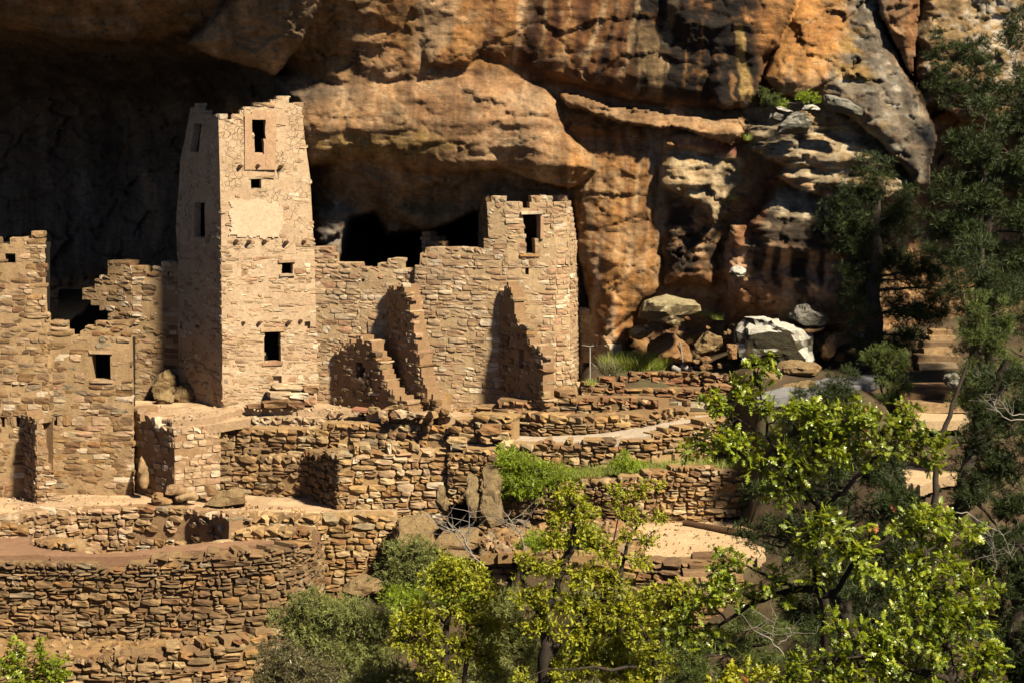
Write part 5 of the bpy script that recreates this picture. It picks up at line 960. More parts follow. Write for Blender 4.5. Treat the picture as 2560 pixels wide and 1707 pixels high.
# leaf and needle templates (unit length along +Y)
_ol = [(.03, .0), (.06, .16), (.22, .27), (.07, .34), (.33, .52), (.09, .56), (.31, .77), (.08, .76), (.15, .95), (0, 1.02)]
OV = [(0, 0, 0), (0, .3, -.02), (0, .55, -.04), (0, .8, -.03)] + [(x, y, .10 * x + (.0 if i % 2 else -.05) - .12 * y * y) for i, (x, y) in enumerate(_ol)] + [(-x, y, .10 * x + (.0 if i % 2 else -.05) - .12 * y * y) for i, (x, y) in enumerate(_ol[:-1])]
def _fan(o, side):
    e = [4 + i for i in range(10)] if side > 0 else [14 + i for i in range(9)] + [13]
    sp = [0, 0, 1, 1, 2, 2, 3, 3, 3]; T = []
    for i in range(9):
        T.append((sp[i], e[i], e[i + 1]) if side > 0 else (sp[i], e[i + 1], e[i]))
        if i < 8 and sp[i + 1] != sp[i]: T.append((sp[i], e[i + 1], sp[i + 1]) if side > 0 else (sp[i], sp[i + 1], e[i + 1]))
    return T
OAK_V, OAK_F = np.array(OV, float), np.array(_fan(0, 1) + _fan(0, -1))
SIMP_V = np.array([(0, 0, 0), (.22, .35, .04), (.30, .62, .03), (.1, .86, -.03), (0, 1, -.08), (-.1, .86, -.03), (-.30, .62, .03), (-.22, .35, .04), (0, .5, -.05)], float)
SIMP_F = np.array([(8, i, (i + 1) % 8) for i in range(8)])
_lo = [(.04, .08), (.25, .28), (.09, .40), (.31, .60), (.09, .70), (.16, .88)]
LOW_V = np.array([(0, .4, -.03), (0, 1.02, -.12)] + [(x, y, .05 - .1 * y * y) for x, y in _lo] + [(-x, y, .05 - .1 * y * y) for x, y in _lo], float); _r = [2, 3, 4, 5, 6, 7, 1, 13, 12, 11, 10, 9, 8]
LOW_F = np.array([(0, _r[i], _r[(i + 1) % 13]) for i in range(13)])
def tuft(n, spread, w, seed, curl=.0):
    r = np.random.default_rng(seed); V, T = [], []
    for i in range(n):
        a = r.random() * 6.283; e = spread * (.3 + .7 * r.random()); d = np.array([math.cos(a) * e, 1 - .45 * e, math.sin(a) * e]); d /= np.linalg.norm(d); l = .6 + .4 * r.random()
        s = np.cross(d, r.normal(size=3)); s /= np.linalg.norm(s); b = d * r.random() * .35; k = len(V)
        V += [b - s * w * .5, b + s * w * .5, b + d * l * .7 + s * w * .4, b + d * l]; T += [(k, k + 1, k + 2), (k, k + 2, k + 3)]
    return np.array(V), np.array(T)
TUFT_J = [tuft(13, .95, .085, s) for s in range(3)]
TUFT_P = [tuft(15, 1.1, .06, 10 + s) for s in range(3)]
SPRIG = tuft(9, 1.0, .13, 20)
def bases(dirs, roll):
    d = dirs / (np.linalg.norm(dirs, axis=1, keepdims=True) + 1e-9); up = np.where(np.abs(d[:, 2:3]) > .95, np.array([[1., 0, 0]]), np.array([[0, 0, 1.]]))
    x = np.cross(d, up); x /= np.linalg.norm(x, axis=1, keepdims=True); z = np.cross(x, d)
    c, s = np.cos(roll)[:, None], np.sin(roll)[:, None]
    return np.stack([x * c + z * s, d, z * c - x * s], 2)
def scatter(tv, tf, pos, dirs, roll, scale):
    B = bases(dirs, roll); V = np.einsum('nij,mj->nmi', B, tv) * scale[:, None, None] + pos[:, None]
    return V.reshape(-1, 3), (tf[None] + (np.arange(len(pos)) * len(tv))[:, None, None]).reshape(-1, tf.shape[1])
def bend(a, b, n=6, amp=.08, sag=0.):
    a, b = np.array(a, float), np.array(b, float); t = np.linspace(0, 1, n)[:, None]; L = np.linalg.norm(b - a)
    w = np.cumsum(rng.normal(size=(n, 3)), 0); w -= w[0]; w -= t * w[-1]
    return a + (b - a) * t + w * amp * L / math.sqrt(n) + np.array([0, 0, 1]) * (np.sin(t * math.pi) * sag * L)
LEAFMESH = {}
def leaf_obj(root, tv, tf, pos, B, sc, mat, name='leaf'):
    k = (mat.name, name)
    if k not in LEAFMESH: LEAFMESH[k] = mesh_np(name, tv, tf, mat, False)
    from mathutils import Matrix
    o = bpy.data.objects.new(name, LEAFMESH[k]); COL.objects.link(o); o.parent = root
    pl = LOC[root.name]; m = Matrix([[*(B[r] * sc), pos[r] - pl[r]] for r in range(3)] + [[0, 0, 0, 1]]); o.matrix_local = m
def plant(name, label, cat, trunk, clumps, kind, leaf, bark, size, dens, group=None, limbs=True, objs=0, twig=.006, leafname='leaf', flat=1., crown='crown', base=None, bare=0):
    """trunk: list of stems, each [(px, py, D, radius m)...]; clumps (px, py, D, rx, ry[, k]) in photo pixels at their own depth, rx ry being turned into metres."""
    if kind == 'needle': size *= .72
    s0 = trunk[0][0] if trunk else None
    rootp = base or (P(*s0[:3]) if s0 else P(clumps[0][0], clumps[0][1] + clumps[0][4], clumps[0][2]))
    root = thing(name, rootp, label, cat, group); wood = Acc(); joints = []
    for st in trunk:
        pts = np.array([P(*q[:3]) for q in st]); rr = np.array([q[3] for q in st]); t = np.linspace(0, len(st) - 1, len(st) * 4)
        pp = np.stack([np.interp(t, np.arange(len(st)), pts[:, i]) for i in range(3)], 1); pp[1:-1] += rng.normal(size=pp[1:-1].shape) * rr.mean() * .35
        ri = np.interp(t, np.arange(len(st)), rr); wood.add(*tube(pp, ri, 7)); joints += [(p, r) for p, r in zip(pp[len(pp) // 4:], ri[len(pp) // 4:])]
    if not joints: joints = [(np.array(rootp), .03)]
    P_, D_, R_ = [], [], []
    for c in clumps:
        px, py, D, rx, ry = c[:5]; k = c[5] if len(c) > 5 else 1.
        cen = np.array(P(px, py, D)); ax = np.array([rx * D / F, max(rx, ry) * D / F * .8, ry * D / F])
        jp, jr = min(joints, key=lambda j: np.linalg.norm(j[0] - cen) + max(0, j[0][2] - cen[2]) * .6)
        if limbs:
            bp = bend(jp, cen, 7, .10, .05); wood.add(*tube(bp, np.linspace(min(jr * .6, .05), twig * 1.6, 7), 5))
        area = ax[0] * ax[2]; nt_ = max(6, int(area / (size * size) * dens * k * ({'oak': 8.5, 'needle': 6.5}.get(kind, 8.))))
        u = rng.normal(size=(nt_, 3)); u /= np.linalg.norm(u, axis=1, keepdims=True); rr = rng.random(nt_) ** (.42)
        tips = cen + u * rr[:, None] * ax * (1 + .22 * rng.normal(size=(nt_, 1)))
        if kind == 'needle':                                      # boughs: tufts gather round a few branch ends, with gaps between
            nb = 7; w_ = rng.normal(size=(nb, 3)); w_ /= np.linalg.norm(w_, axis=1, keepdims=True); bc = cen + w_ * ax * rng.uniform(.55, 1.0, (nb, 1))
            for q in bc: wood.add(*tube(bend(cen, q, 5, .1, .04), np.linspace(twig * 1.5, twig * .5, 5), 3))
            kb = rng.integers(nb, size=nt_); tips = bc[kb] + rng.normal(size=(nt_, 3)) * ax * np.array([.26, .26, .17]); u = (tips - cen) / (np.linalg.norm(tips - cen, axis=1, keepdims=True) + 1e-6)
        if kind == 'oak':
            for i in range(nt_):
                if i % 2 == 0: st_ = cen + (tips[i] - cen) * rng.uniform(0, .35); tw = bend(st_, tips[i], 4, .12, .03); wood.add(*tube(tw, np.linspace(twig, twig * .5, 4), 3))
            m = 7; pos = np.repeat(tips, m, 0) + rng.normal(size=(nt_ * m, 3)) * size * .25
            out = np.repeat(u, m, 0) * .55 + rng.normal(size=(nt_ * m, 3)) * .75 + np.array([0, -.25, .12])
            P_.append(pos); D_.append(out); R_.append(size * rng.uniform(.6, 1.15, len(pos)))
        else:
            for i in range(0, nt_, 5):
                st_ = cen + (tips[i] - cen) * .1; wood.add(*tube(bend(st_, tips[i], 4, .1), np.linspace(twig, twig * .4, 4), 3))
            m = 4; pos = np.repeat(tips, m, 0) + rng.normal(size=(nt_ * m, 3)) * size * .55
            out = np.repeat(u, m, 0) * .6 + rng.normal(size=(nt_ * m, 3)) * .55 + np.array([0, -.1, .45])
            P_.append(pos); D_.append(out); R_.append(size * rng.uniform(.7, 1.3, len(pos)))
    if wood.n: wood.build('trunk' if kind != 'shrub' else 'stems', bark, root, True)
    if not P_: return root
    Pn, Dn, Rn = np.concatenate(P_), np.concatenate(D_), np.concatenate(R_)
    roll = rng.uniform(-1.1, 1.1, len(Pn)) if kind == 'oak' else rng.uniform(-3.1, 3.1, len(Pn))
    if objs:                                                      # the leaves nearest the viewer are parts of their own
        order = np.argsort(Pn[:, 1] - Rn * 6); near = order[:objs]; B = bases(Dn, roll)
        for i in near: leaf_obj(root, *leaf[0], Pn[i], B[i], float(Rn[i]), leaf[1], leafname)
        keep = order[objs:]; Pn, Dn, Rn, roll = Pn[keep], Dn[keep], Rn[keep], roll[keep]
    tem = leaf[0] if isinstance(leaf[0], list) else [leaf[0]]
    if leaf[1] is L_OAK2: tem = [(LOW_V, LOW_F)]
    A = Acc()
    for q, (tv, tf) in enumerate(tem):
        sl = slice(q, None, len(tem))
        if len(Pn[sl]): A.add(*scatter(tv, tf, Pn[sl], Dn[sl], roll[sl], Rn[sl]))
    A.build(crown, leaf[1], root, False)['kind'] = 'stuff'
    return root
OAK = ((OAK_V, OAK_F), L_OAK); YOAK = ((OAK_V * np.array([.85, 1, 1]), OAK_F), L_OAK2); JUN = (TUFT_J, L_JUN); JUN2 = (TUFT_J, L_JUN2); PIN = (TUFT_P, L_JUN); PIN2 = (TUFT_P, L_JUN2)

# --- oaks near the viewer
plant('oak_tree', 'tall oak sapling with sparse bright lobed leaves rising in front of the kiva steps', 'oak tree',
      [[(2075, 1790, 20.5, .075), (2068, 1560, 20.4, .06), (2052, 1390, 20.2, .05), (2050, 1262, 20.1, .045)], [(2050, 1262, 20.1, .035), (1990, 1215, 20.1, .03), (1968, 1190, 20, .026), (1925, 1100, 20, .018), (1905, 1020, 20, .012), (1895, 920, 20, .006)],
       [(2050, 1262, 20.1, .035), (2110, 1230, 19.9, .028), (2160, 1170, 19.8, .02), (2220, 1120, 19.7, .012)], [(1925, 1100, 20, .012), (1850, 1050, 20, .008), (1790, 1010, 20, .005)]],
      [(1900, 915, 20, 40, 40), (1895, 985, 20, 42, 38), (1815, 1010, 20, 55, 26), (1770, 1000, 20, 28, 18), (1940, 1020, 20, 45, 26), (1850, 965, 20, 22, 22), (1790, 1095, 20, 60, 32), (1740, 1120, 20, 48, 24), (1860, 1110, 20, 60, 40), (1950, 1120, 20, 40, 40), (2060, 1060, 19.9, 70, 50), (2010, 1035, 19.9, 45, 40), (2130, 1050, 19.8, 60, 50), (2200, 1075, 19.7, 70, 60), (2260, 1040, 19.7, 45, 40), (2290, 1110, 19.7, 60, 50), (2340, 1100, 19.7, 35, 30), (2120, 1130, 19.8, 80, 40), (2000, 1150, 19.9, 60, 32), (1900, 1170, 20, 50, 28), (1960, 1220, 20, 50, 35), (2030, 1180, 20, 50, 30), (2330, 1160, 19.7, 30, 30)],
      'oak', OAK, M_BARK, .10, .66, 'oak trees in front', objs=300)
plant('oak_tree', 'oak with long dark boughs reaching toward the sandy path, below the tall sapling', 'oak tree',
      [[(2200, 1800, 18.5, .07), (2140, 1600, 18.6, .06), (2080, 1480, 18.8, .05), (1990, 1470, 19, .035), (1900, 1500, 19.2, .025), (1800, 1560, 19.4, .015)], [(2080, 1480, 18.8, .03), (2150, 1390, 18.6, .025), (2230, 1340, 18.5, .015)], [(1990, 1470, 19, .02), (1900, 1430, 19.2, .014), (1840, 1400, 19.3, .008)]],
      [(1820, 1400, 19.3, 50, 42), (1790, 1450, 19.3, 50, 30), (1760, 1500, 19.3, 60, 40), (1850, 1480, 19.2, 70, 30), (1720, 1560, 19.4, 60, 40), (1930, 1450, 19.1, 50, 26), (1960, 1490, 19, 40, 24), (2080, 1330, 18.7, 80, 60), (2020, 1370, 18.8, 45, 35), (2140, 1380, 18.6, 60, 40), (2170, 1430, 18.6, 45, 40), (2040, 1440, 18.8, 40, 35), (2060, 1300, 18.8, 60, 30), (1700, 1600, 19.4, 40, 40), (1780, 1590, 19.4, 40, 26)],
      'oak', OAK, M_BARK, .094, .6, 'oak trees in front', objs=250)
plant('oak_tree', 'dense leafy oak crown, glossy leaves filling the lower corner', 'oak tree',
      [[(2420, 1850, 17, .08), (2380, 1700, 17, .06), (2330, 1500, 17.2, .04), (2300, 1350, 17.3, .02)], [(2380, 1700, 17, .04), (2180, 1640, 17, .02)], [(2400, 1760, 17, .04), (2500, 1600, 17, .02)]],
      [(2330, 1300, 17.3, 70, 45), (2400, 1330, 17.3, 55, 40), (2280, 1320, 17.3, 55, 35), (2300, 1400, 17.3, 60, 40), (2380, 1420, 17.2, 70, 45), (2280, 1470, 17.2, 60, 45), (2360, 1500, 17.1, 80, 50), (2440, 1470, 17.2, 40, 45), (2300, 1550, 17, 80, 45), (2420, 1560, 17, 70, 50), (2230, 1580, 17, 55, 35), (2130, 1590, 17, 50, 30), (2200, 1640, 17, 90, 45), (2330, 1630, 17, 100, 50), (2450, 1640, 17, 70, 50), (2090, 1650, 17, 70, 35), (2000, 1660, 17, 55, 30), (2140, 1710, 17, 110, 40), (2300, 1720, 17, 120, 45), (2460, 1720, 17, 80, 45), (1970, 1710, 17, 60, 30), (2080, 1560, 17.1, 20, 40)],
      'oak', OAK, M_BARK, .09, .72, 'oak trees in front', objs=300)
plant('oak_tree', 'small oak sprig with yellowish leaves poking up at the bottom edge', 'oak tree', [[(1880, 1830, 19, .03), (1860, 1720, 19, .02)]],
      [(1850, 1690, 19, 60, 26), (1790, 1705, 19, 40, 18), (1920, 1690, 19, 40, 24)], 'oak', YOAK, M_BARK, .09, .8, 'oak trees in front')
plant('oak_tree', 'small bright oak clump in the lower corner before the front wall', 'oak tree', [[(60, 1820, 30, .03), (60, 1700, 30, .02), (50, 1640, 30, .01)]],
      [(40, 1620, 30, 26, 24), (105, 1625, 30, 18, 26), (30, 1660, 30, 40, 30), (110, 1670, 30, 50, 28), (60, 1700, 30, 60, 30), (150, 1690, 30, 30, 24)], 'oak', OAK, M_BARK, .11, .8)
# --- young oaks on the slope
plant('young_oak', 'yellow green young oak with crooked dark trunk, tallest of those under the sunlit walls', 'oak tree',
      [[(1352, 1790, 32, .13), (1362, 1650, 32, .11), (1360, 1540, 32, .09), (1385, 1480, 32, .08), (1420, 1390, 32, .065), (1440, 1290, 32, .045), (1425, 1240, 32, .02)], [(1360, 1560, 32, .06), (1310, 1460, 32, .04), (1300, 1420, 32, .02)], [(1362, 1650, 32, .06), (1440, 1560, 32, .045), (1500, 1500, 32, .03), (1540, 1450, 32, .015)]],
      [(1420, 1235, 32, 38, 30), (1445, 1280, 32, 52, 34), (1400, 1300, 32, 34, 26), (1390, 1350, 32, 42, 28), (1460, 1340, 32, 46, 26), (1500, 1370, 32, 34, 30), (1340, 1420, 32, 40, 26), (1380, 1420, 32, 36, 24), (1310, 1400, 32, 26, 20), (1450, 1440, 32, 60, 30), (1520, 1450, 32, 50, 34), (1330, 1490, 32, 60, 34), (1420, 1510, 32, 60, 36), (1500, 1530, 32, 60, 40), (1570, 1510, 32, 50, 36), (1350, 1560, 32, 46, 30), (1450, 1590, 32, 66, 40), (1550, 1590, 32, 66, 44), (1610, 1560, 32, 36, 36), (1480, 1660, 32, 70, 44), (1570, 1670, 32, 60, 44), (1400, 1680, 32, 30, 40)],
      'oak', YOAK, M_BARK, .088, .95, 'young oaks on the slope', objs=200)
plant('young_oak', 'round headed yellow green young oak beside the grey green bushes', 'oak tree',
      [[(1108, 1790, 33, .07), (1115, 1650, 33, .06), (1122, 1530, 33, .05), (1130, 1440, 33, .03)], [(1160, 1790, 33, .05), (1165, 1650, 33, .04), (1170, 1560, 33, .03)]],
      [(1130, 1415, 33, 46, 26), (1090, 1440, 33, 40, 30), (1180, 1440, 33, 46, 30), (1120, 1470, 33, 46, 28), (1210, 1480, 33, 46, 30), (1060, 1530, 33, 40, 32), (1020, 1560, 33, 46, 32), (1080, 1570, 33, 40, 30), (1150, 1530, 33, 50, 34), (1220, 1560, 33, 46, 36), (1000, 1600, 33, 36, 26), (1060, 1620, 33, 50, 34), (1150, 1610, 33, 54, 40), (1220, 1640, 33, 40, 36), (1100, 1680, 33, 50, 34)],
      'oak', YOAK, M_BARK, .088, .95, 'young oaks on the slope', objs=180)
plant('young_oak', 'thin airy young oak with bare looking boughs in front of the sandy path', 'oak tree',
      [[(1560, 1790, 33, .06), (1550, 1560, 33, .05), (1552, 1430, 33, .04), (1570, 1350, 33, .03), (1600, 1300, 33, .018), (1640, 1265, 33, .01)], [(1552, 1430, 33, .03), (1530, 1370, 33, .02), (1545, 1300, 33, .012), (1570, 1230, 33, .008)]],
      [(1545, 1235, 33, 28, 26), (1560, 1275, 33, 28, 20), (1600, 1225, 33, 26, 22), (1640, 1215, 33, 18, 16), (1590, 1300, 33, 26, 18), (1650, 1290, 33, 24, 16), (1620, 1350, 33, 30, 20), (1560, 1340, 33, 24, 18), (1600, 1400, 33, 34, 22), (1530, 1390, 33, 24, 20)],
      'oak', YOAK, M_BARK, .08, .8, 'young oaks on the slope', objs=120)
plant('young_oak', 'low spreading young oak, its branches crossing the dark steps', 'oak tree',
      [[(1640, 1790, 31, .07), (1640, 1640, 31, .06), (1665, 1540, 31, .04), (1720, 1470, 31, .02)], [(1640, 1640, 31, .04), (1600, 1560, 31, .02)]],
      [(1650, 1480, 31, 46, 24), (1700, 1470, 31, 40, 24), (1750, 1490, 31, 30, 20), (1620, 1510, 31, 40, 26), (1680, 1540, 31, 36, 24), (1610, 1600, 31, 46, 34), (1650, 1660, 31, 44, 40), (1600, 1700, 31, 50, 30), (1300, 1700, 31, 20, 30)],
      'oak', YOAK, M_BARK, .085, .85, 'young oaks on the slope', objs=100)
# --- junipers and pines on the trail side
T_ = 'dark evergreens on the trail side'
plant('pine_tree', 'leaning pine, thick dark trunk and ragged crown, in front of the streaked cliff', 'pine tree', [[(2140, 985, 49.4, .26), (2165, 900, 49.4, .25), (2178, 780, 49.4, .23), (2185, 650, 49.4, .2), (2188, 520, 49.4, .13), (2190, 420, 49.4, .05)]],
      [(2185, 425, 49.4, 42, 40), (2150, 480, 49.4, 50, 36), (2225, 485, 49.4, 44, 40), (2110, 530, 49.4, 56, 34), (2190, 550, 49.4, 66, 36), (2260, 550, 49.4, 50, 40), (2100, 580, 49.4, 44, 26), (2160, 610, 49.4, 50, 30), (2240, 620, 49.4, 60, 40), (2300, 680, 49.4, 60, 44), (2240, 700, 49.4, 66, 44), (2180, 690, 49.4, 40, 36), (2140, 760, 49.4, 40, 50), (2135, 840, 49.4, 34, 40), (2230, 780, 49.4, 70, 44), (2310, 760, 49.4, 66, 44), (2360, 730, 49.4, 40, 50), (2260, 840, 49.4, 56, 36), (2210, 850, 49.4, 40, 40), (2330, 640, 49.4, 50, 36), (2130, 690, 49.4, 24, 30)], 'needle', PIN, M_BARKJ, .20, 1.05, T_)
plant('juniper_tree', 'tall shadowy juniper filling the frame edge under the far cliff', 'juniper', [[(2480, 900, 47, .2), (2470, 600, 47, .16), (2460, 350, 47, .05)]],
      [(2465, 300, 47, 40, 50), (2440, 370, 47, 60, 50), (2520, 380, 47, 60, 60), (2410, 430, 47, 60, 50), (2500, 470, 47, 80, 60), (2580, 460, 47, 60, 70), (2400, 520, 47, 70, 50), (2490, 560, 47, 90, 60), (2590, 580, 47, 70, 70), (2350, 560, 47, 40, 40), (2420, 620, 47, 70, 50), (2520, 660, 47, 90, 60), (2600, 700, 47, 60, 70)], 'needle', JUN, M_BARKJ, .21, 1.05, T_)
plant('juniper_tree', 'open crowned dark tree with pale trunk against the far cliff ledge', 'juniper', [[(2420, 285, 50.3, .08), (2428, 230, 50.3, .06), (2440, 170, 50.3, .04)]],
      [(2430, 130, 50.3, 46, 30), (2380, 170, 50.3, 46, 30), (2450, 180, 50.3, 50, 30), (2350, 220, 50.3, 40, 26), (2490, 210, 50.3, 46, 36), (2390, 240, 50.2, 40, 26), (2520, 260, 50.2, 40, 40), (2340, 130, 50.4, 22, 40), (2470, 120, 50.3, 26, 30)], 'needle', JUN, M_BARKJ, .17, .75, T_)
plant('juniper_tree', 'dark juniper at the upper corner of the frame', 'juniper', [[(2640, 500, 48, .2), (2620, 200, 48, .1)]], [(2560, 80, 48, 40, 70), (2590, 200, 48, 60, 80), (2560, 300, 48, 40, 60), (2620, 350, 48, 60, 80)], 'needle', JUN, M_BARKJ, .2, 1., T_)
plant('pine_tree', 'dim broad pine behind the narrow stone stairs', 'pine tree', [[(2430, 1000, 45.5, .2), (2450, 750, 45.5, .14), (2455, 620, 45.5, .06)]],
      [(2450, 640, 45.5, 60, 40), (2500, 720, 45.5, 70, 50), (2420, 720, 45.5, 50, 40), (2540, 800, 45.5, 60, 60), (2450, 800, 45.5, 60, 50), (2580, 900, 45.5, 60, 70), (2430, 850, 45.5, 40, 40)], 'needle', PIN, M_BARKJ, .2, 1.1, T_)
plant('juniper_tree', 'slim upright juniper, lighter green, at the edge of the dim trees', 'juniper', [[(2440, 1080, 41, .1), (2440, 900, 41, .07), (2440, 740, 41, .03)]],
      [(2440, 745, 41, 20, 40), (2435, 800, 41, 32, 40), (2430, 860, 41, 40, 40), (2445, 920, 41, 46, 40), (2430, 980, 41, 50, 40), (2500, 850, 41, 30, 40), (2510, 780, 41, 18, 46), (2510, 920, 41, 36, 50), (2480, 1000, 41, 40, 40)], 'needle', JUN2, M_BARKJ, .14, 1.0, T_)
plant('juniper_tree', 'two pronged small juniper in sun beside the pine trunk', 'juniper', [[(2225, 1000, 42.5, .05), (2215, 930, 42.5, .04)], [(2210, 1000, 42.5, .03), (2185, 900, 42.5, .02)]],
      [(2190, 880, 42.5, 26, 22), (2175, 905, 42.5, 20, 20), (2220, 885, 42.5, 20, 26), (2240, 910, 42.5, 26, 22), (2255, 890, 42.5, 16, 22), (2225, 945, 42.5, 36, 26), (2245, 975, 42.5, 30, 26), (2215, 985, 42.5, 26, 20)], 'needle', JUN2, M_BARKJ, .11, 1.0, T_)
plant('pine_shrub', 'bluish dark pine shrub between the tan boulders and the oak sapling', 'pine tree', [[(2060, 1150, 44, .06), (2060, 1050, 44, .04)]],
      [(2080, 960, 44, 18, 26), (2115, 950, 44, 22, 34), (2050, 985, 44, 40, 30), (2100, 1000, 44, 46, 34), (2010, 1010, 44, 46, 30), (2070, 1050, 44, 66, 40), (1990, 1050, 44, 44, 30), (2130, 1050, 44, 40, 40), (2020, 1100, 44, 66, 36), (2110, 1110, 44, 56, 40)], 'needle', PIN, M_BARKJ, .15, 1.1, T_)
plant('juniper_tree', 'black trunked juniper, darkest of the evergreens, with slanting stems at the frame edge', 'juniper', [[(2380, 1330, 33, .16), (2410, 1200, 33, .14), (2460, 1060, 33, .12), (2520, 900, 33, .07)], [(2330, 1300, 33, .06), (2345, 1130, 33, .05), (2380, 1010, 33, .04), (2420, 900, 33, .02)]],
      [(2500, 960, 33, 60, 50), (2560, 1040, 33, 60, 60), (2480, 1060, 33, 60, 50), (2540, 1140, 33, 70, 60), (2450, 1130, 33, 50, 50), (2500, 1220, 33, 80, 60), (2580, 1280, 33, 60, 70), (2430, 1220, 33, 50, 50), (2520, 1330, 33, 70, 60)], 'needle', JUN, M_BARKJ, .15, 1.1, T_)
plant('juniper_tree', 'dark juniper behind the oak sapling, filling the space under its crown', 'juniper', [[(2120, 1600, 30, .14), (2120, 1400, 30, .1), (2130, 1200, 30, .05)]],
      [(2150, 1170, 30, 60, 36), (2220, 1180, 30, 60, 40), (2080, 1200, 30, 50, 36), (1960, 1200, 30.5, 50, 36), (1890, 1220, 30.5, 34, 30), (2180, 1260, 30, 90, 50), (2050, 1280, 30, 70, 40), (1950, 1300, 30.5, 50, 26), (2270, 1280, 30, 60, 60), (1870, 1330, 30.5, 50, 20), (1930, 1360, 30.5, 50, 24), (2130, 1360, 30, 110, 50), (2260, 1400, 30, 80, 60), (2030, 1400, 30, 70, 40), (2120, 1480, 30, 120, 60), (2260, 1520, 30, 90, 70), (2000, 1500, 30, 60, 50), (2060, 1580, 30, 100, 50), (2180, 1600, 30, 100, 60)], 'needle', JUN, M_BARKJ, .15, .95, T_)
plant('juniper_tree', 'unlit juniper mass in the lower corner behind the glossy oak', 'juniper', [[(2560, 1800, 25, .2), (2540, 1400, 25, .1)]],
      [(2470, 1340, 25, 70, 50), (2550, 1360, 25, 70, 60), (2510, 1440, 25, 80, 60), (2590, 1480, 25, 60, 70), (2530, 1540, 25, 80, 60), (2580, 1640, 25, 70, 80), (2500, 1640, 25, 60, 60)], 'needle', JUN, M_BARKJ, .13, 1.1, T_)
plant('juniper_shrub', 'low grey juniper shrub under the oak boughs', 'juniper', [], [(1820, 1600, 26, 70, 36), (1880, 1560, 26, 60, 30), (1760, 1640, 26, 70, 36), (1850, 1660, 26, 90, 40), (1950, 1600, 26, 60, 40), (1720, 1690, 26, 60, 30)], 'needle', JUN2, M_BARKJ, .11, 1., T_)
# --- bushes
B_ = 'bushes at the foot of the walls'
SPR = (SPRIG, L_SAGE)
plant('bush', 'grey green feathery bush directly below the coursed corner wall', 'bush', [], [(1000, 1390, 38, 40, 36), (1050, 1370, 38, 36, 26), (1060, 1420, 38, 60, 40), (990, 1440, 38, 44, 34), (1130, 1420, 38, 44, 30), (1040, 1480, 38, 70, 40)], 'shrub', SPR, M_TWIG, .10, 1.2, B_)
plant('bush', 'wide dull green bush below the curved bastion wall', 'bush', [], [(780, 1510, 37.5, 60, 34), (860, 1530, 37.5, 70, 36), (730, 1550, 37.5, 50, 34), (930, 1560, 37.5, 70, 40), (800, 1590, 37.5, 100, 46), (900, 1640, 37.5, 100, 50)], 'shrub', SPR, M_TWIG, .10, 1.2, B_)
plant('bush', 'twiggy brownish bush at the bottom edge by the front wall', 'bush', [], [(700, 1640, 37, 60, 40), (760, 1670, 37, 80, 40), (680, 1700, 37, 60, 30), (850, 1700, 37, 90, 30)], 'shrub', (SPRIG, leaf_mat('dry_sage', [(.12, .11, .05), (.15, .13, .06), (.09, .09, .035)], .2)), M_TWIG, .09, .9, B_)
plant('bush', 'fine leaved grey bush at the bottom edge under the round headed oak', 'bush', [], [(960, 1690, 34, 80, 30), (1050, 1700, 34, 60, 20), (1250, 1690, 34, 50, 34), (900, 1710, 34, 60, 20)], 'shrub', SPR, M_TWIG, .09, 1., B_)
plant('bush', 'fresh green bush growing behind the tallest young oak', 'bush', [], [(1330, 1370, 42.5, 40, 26), (1380, 1360, 42.5, 50, 30), (1440, 1365, 42.5, 40, 26), (1470, 1340, 42.5, 30, 24)], 'shrub', (SPRIG, L_GREEN), M_TWIG, .11, 1.3, B_)
plant('bush', 'vivid green bush spilling over the terrace beside the leaning rock pillars', 'bush', [], [(1270, 1150, 46.2, 30, 30), (1300, 1170, 46.2, 44, 34), (1350, 1180, 46.2, 40, 30), (1285, 1205, 46.1, 40, 30), (1340, 1215, 46, 56, 26), (1400, 1195, 46, 44, 26), (1440, 1200, 46, 34, 20)], 'shrub', (SPRIG, L_GREEN), M_TWIG, .11, 1.5, B_)
plant('bush', 'low bright bush on the grassy terrace midway along the long rough wall', 'bush', [], [(1565, 1162, 45.9, 26, 20), (1545, 1170, 45.9, 24, 14), (1590, 1170, 45.9, 24, 14), (1558, 1135, 46.2, 9, 9)], 'shrub', (SPRIG, L_GREEN), M_TWIG, .09, 1.4, B_)
plant('bush', 'small dark green shrub under the cliff ledge', 'bush', [], [(2020, 245, 49.6, 26, 12), (1960, 262, 49.9, 12, 8)], 'shrub', (SPRIG, L_GREEN), M_TWIG, .09, 1.2)
plant('bush', 'dim shrub growing out of the dark crack above the bedded ledges', 'bush', [], [(1930, 250, 50.0, 24, 14), (1912, 235, 50, 12, 14)], 'shrub', (SPRIG, L_JUN2), M_TWIG, .09, 1.)
# grasses
BL_V = np.array([(-.5, 0, 0), (.5, 0, 0), (-.35, .5, .05), (.35, .5, .05), (0, 1, .22)], float) * np.array([.035, 1, 1]); BL_F = np.array([(0, 1, 3), (0, 3, 2), (2, 3, 4)])
def grass(name, area, n, h, mat, label=None, top=False):
    A = []
    for px, py, D, rx, rd in area:
        a = rng.random(n) * 6.283; r = np.sqrt(rng.random(n)); A.append(np.stack([P(px, py, D)[0] + np.cos(a) * r * rx * D / F, D + np.sin(a) * r * rd, np.full(n, Z(py, D))], 1))
    pos = np.concatenate(A); d = rng.normal(size=pos.shape) * .42; d[:, 2] = 1
    V, Fq = scatter(BL_V, BL_F, pos, d, rng.uniform(-3, 3, len(pos)), h * rng.uniform(.5, 1.2, len(pos)))
    o = obj(name, V, Fq, mat)
    if label: tag(o, label, 'grass')
    else: o['kind'] = 'stuff'
    return o
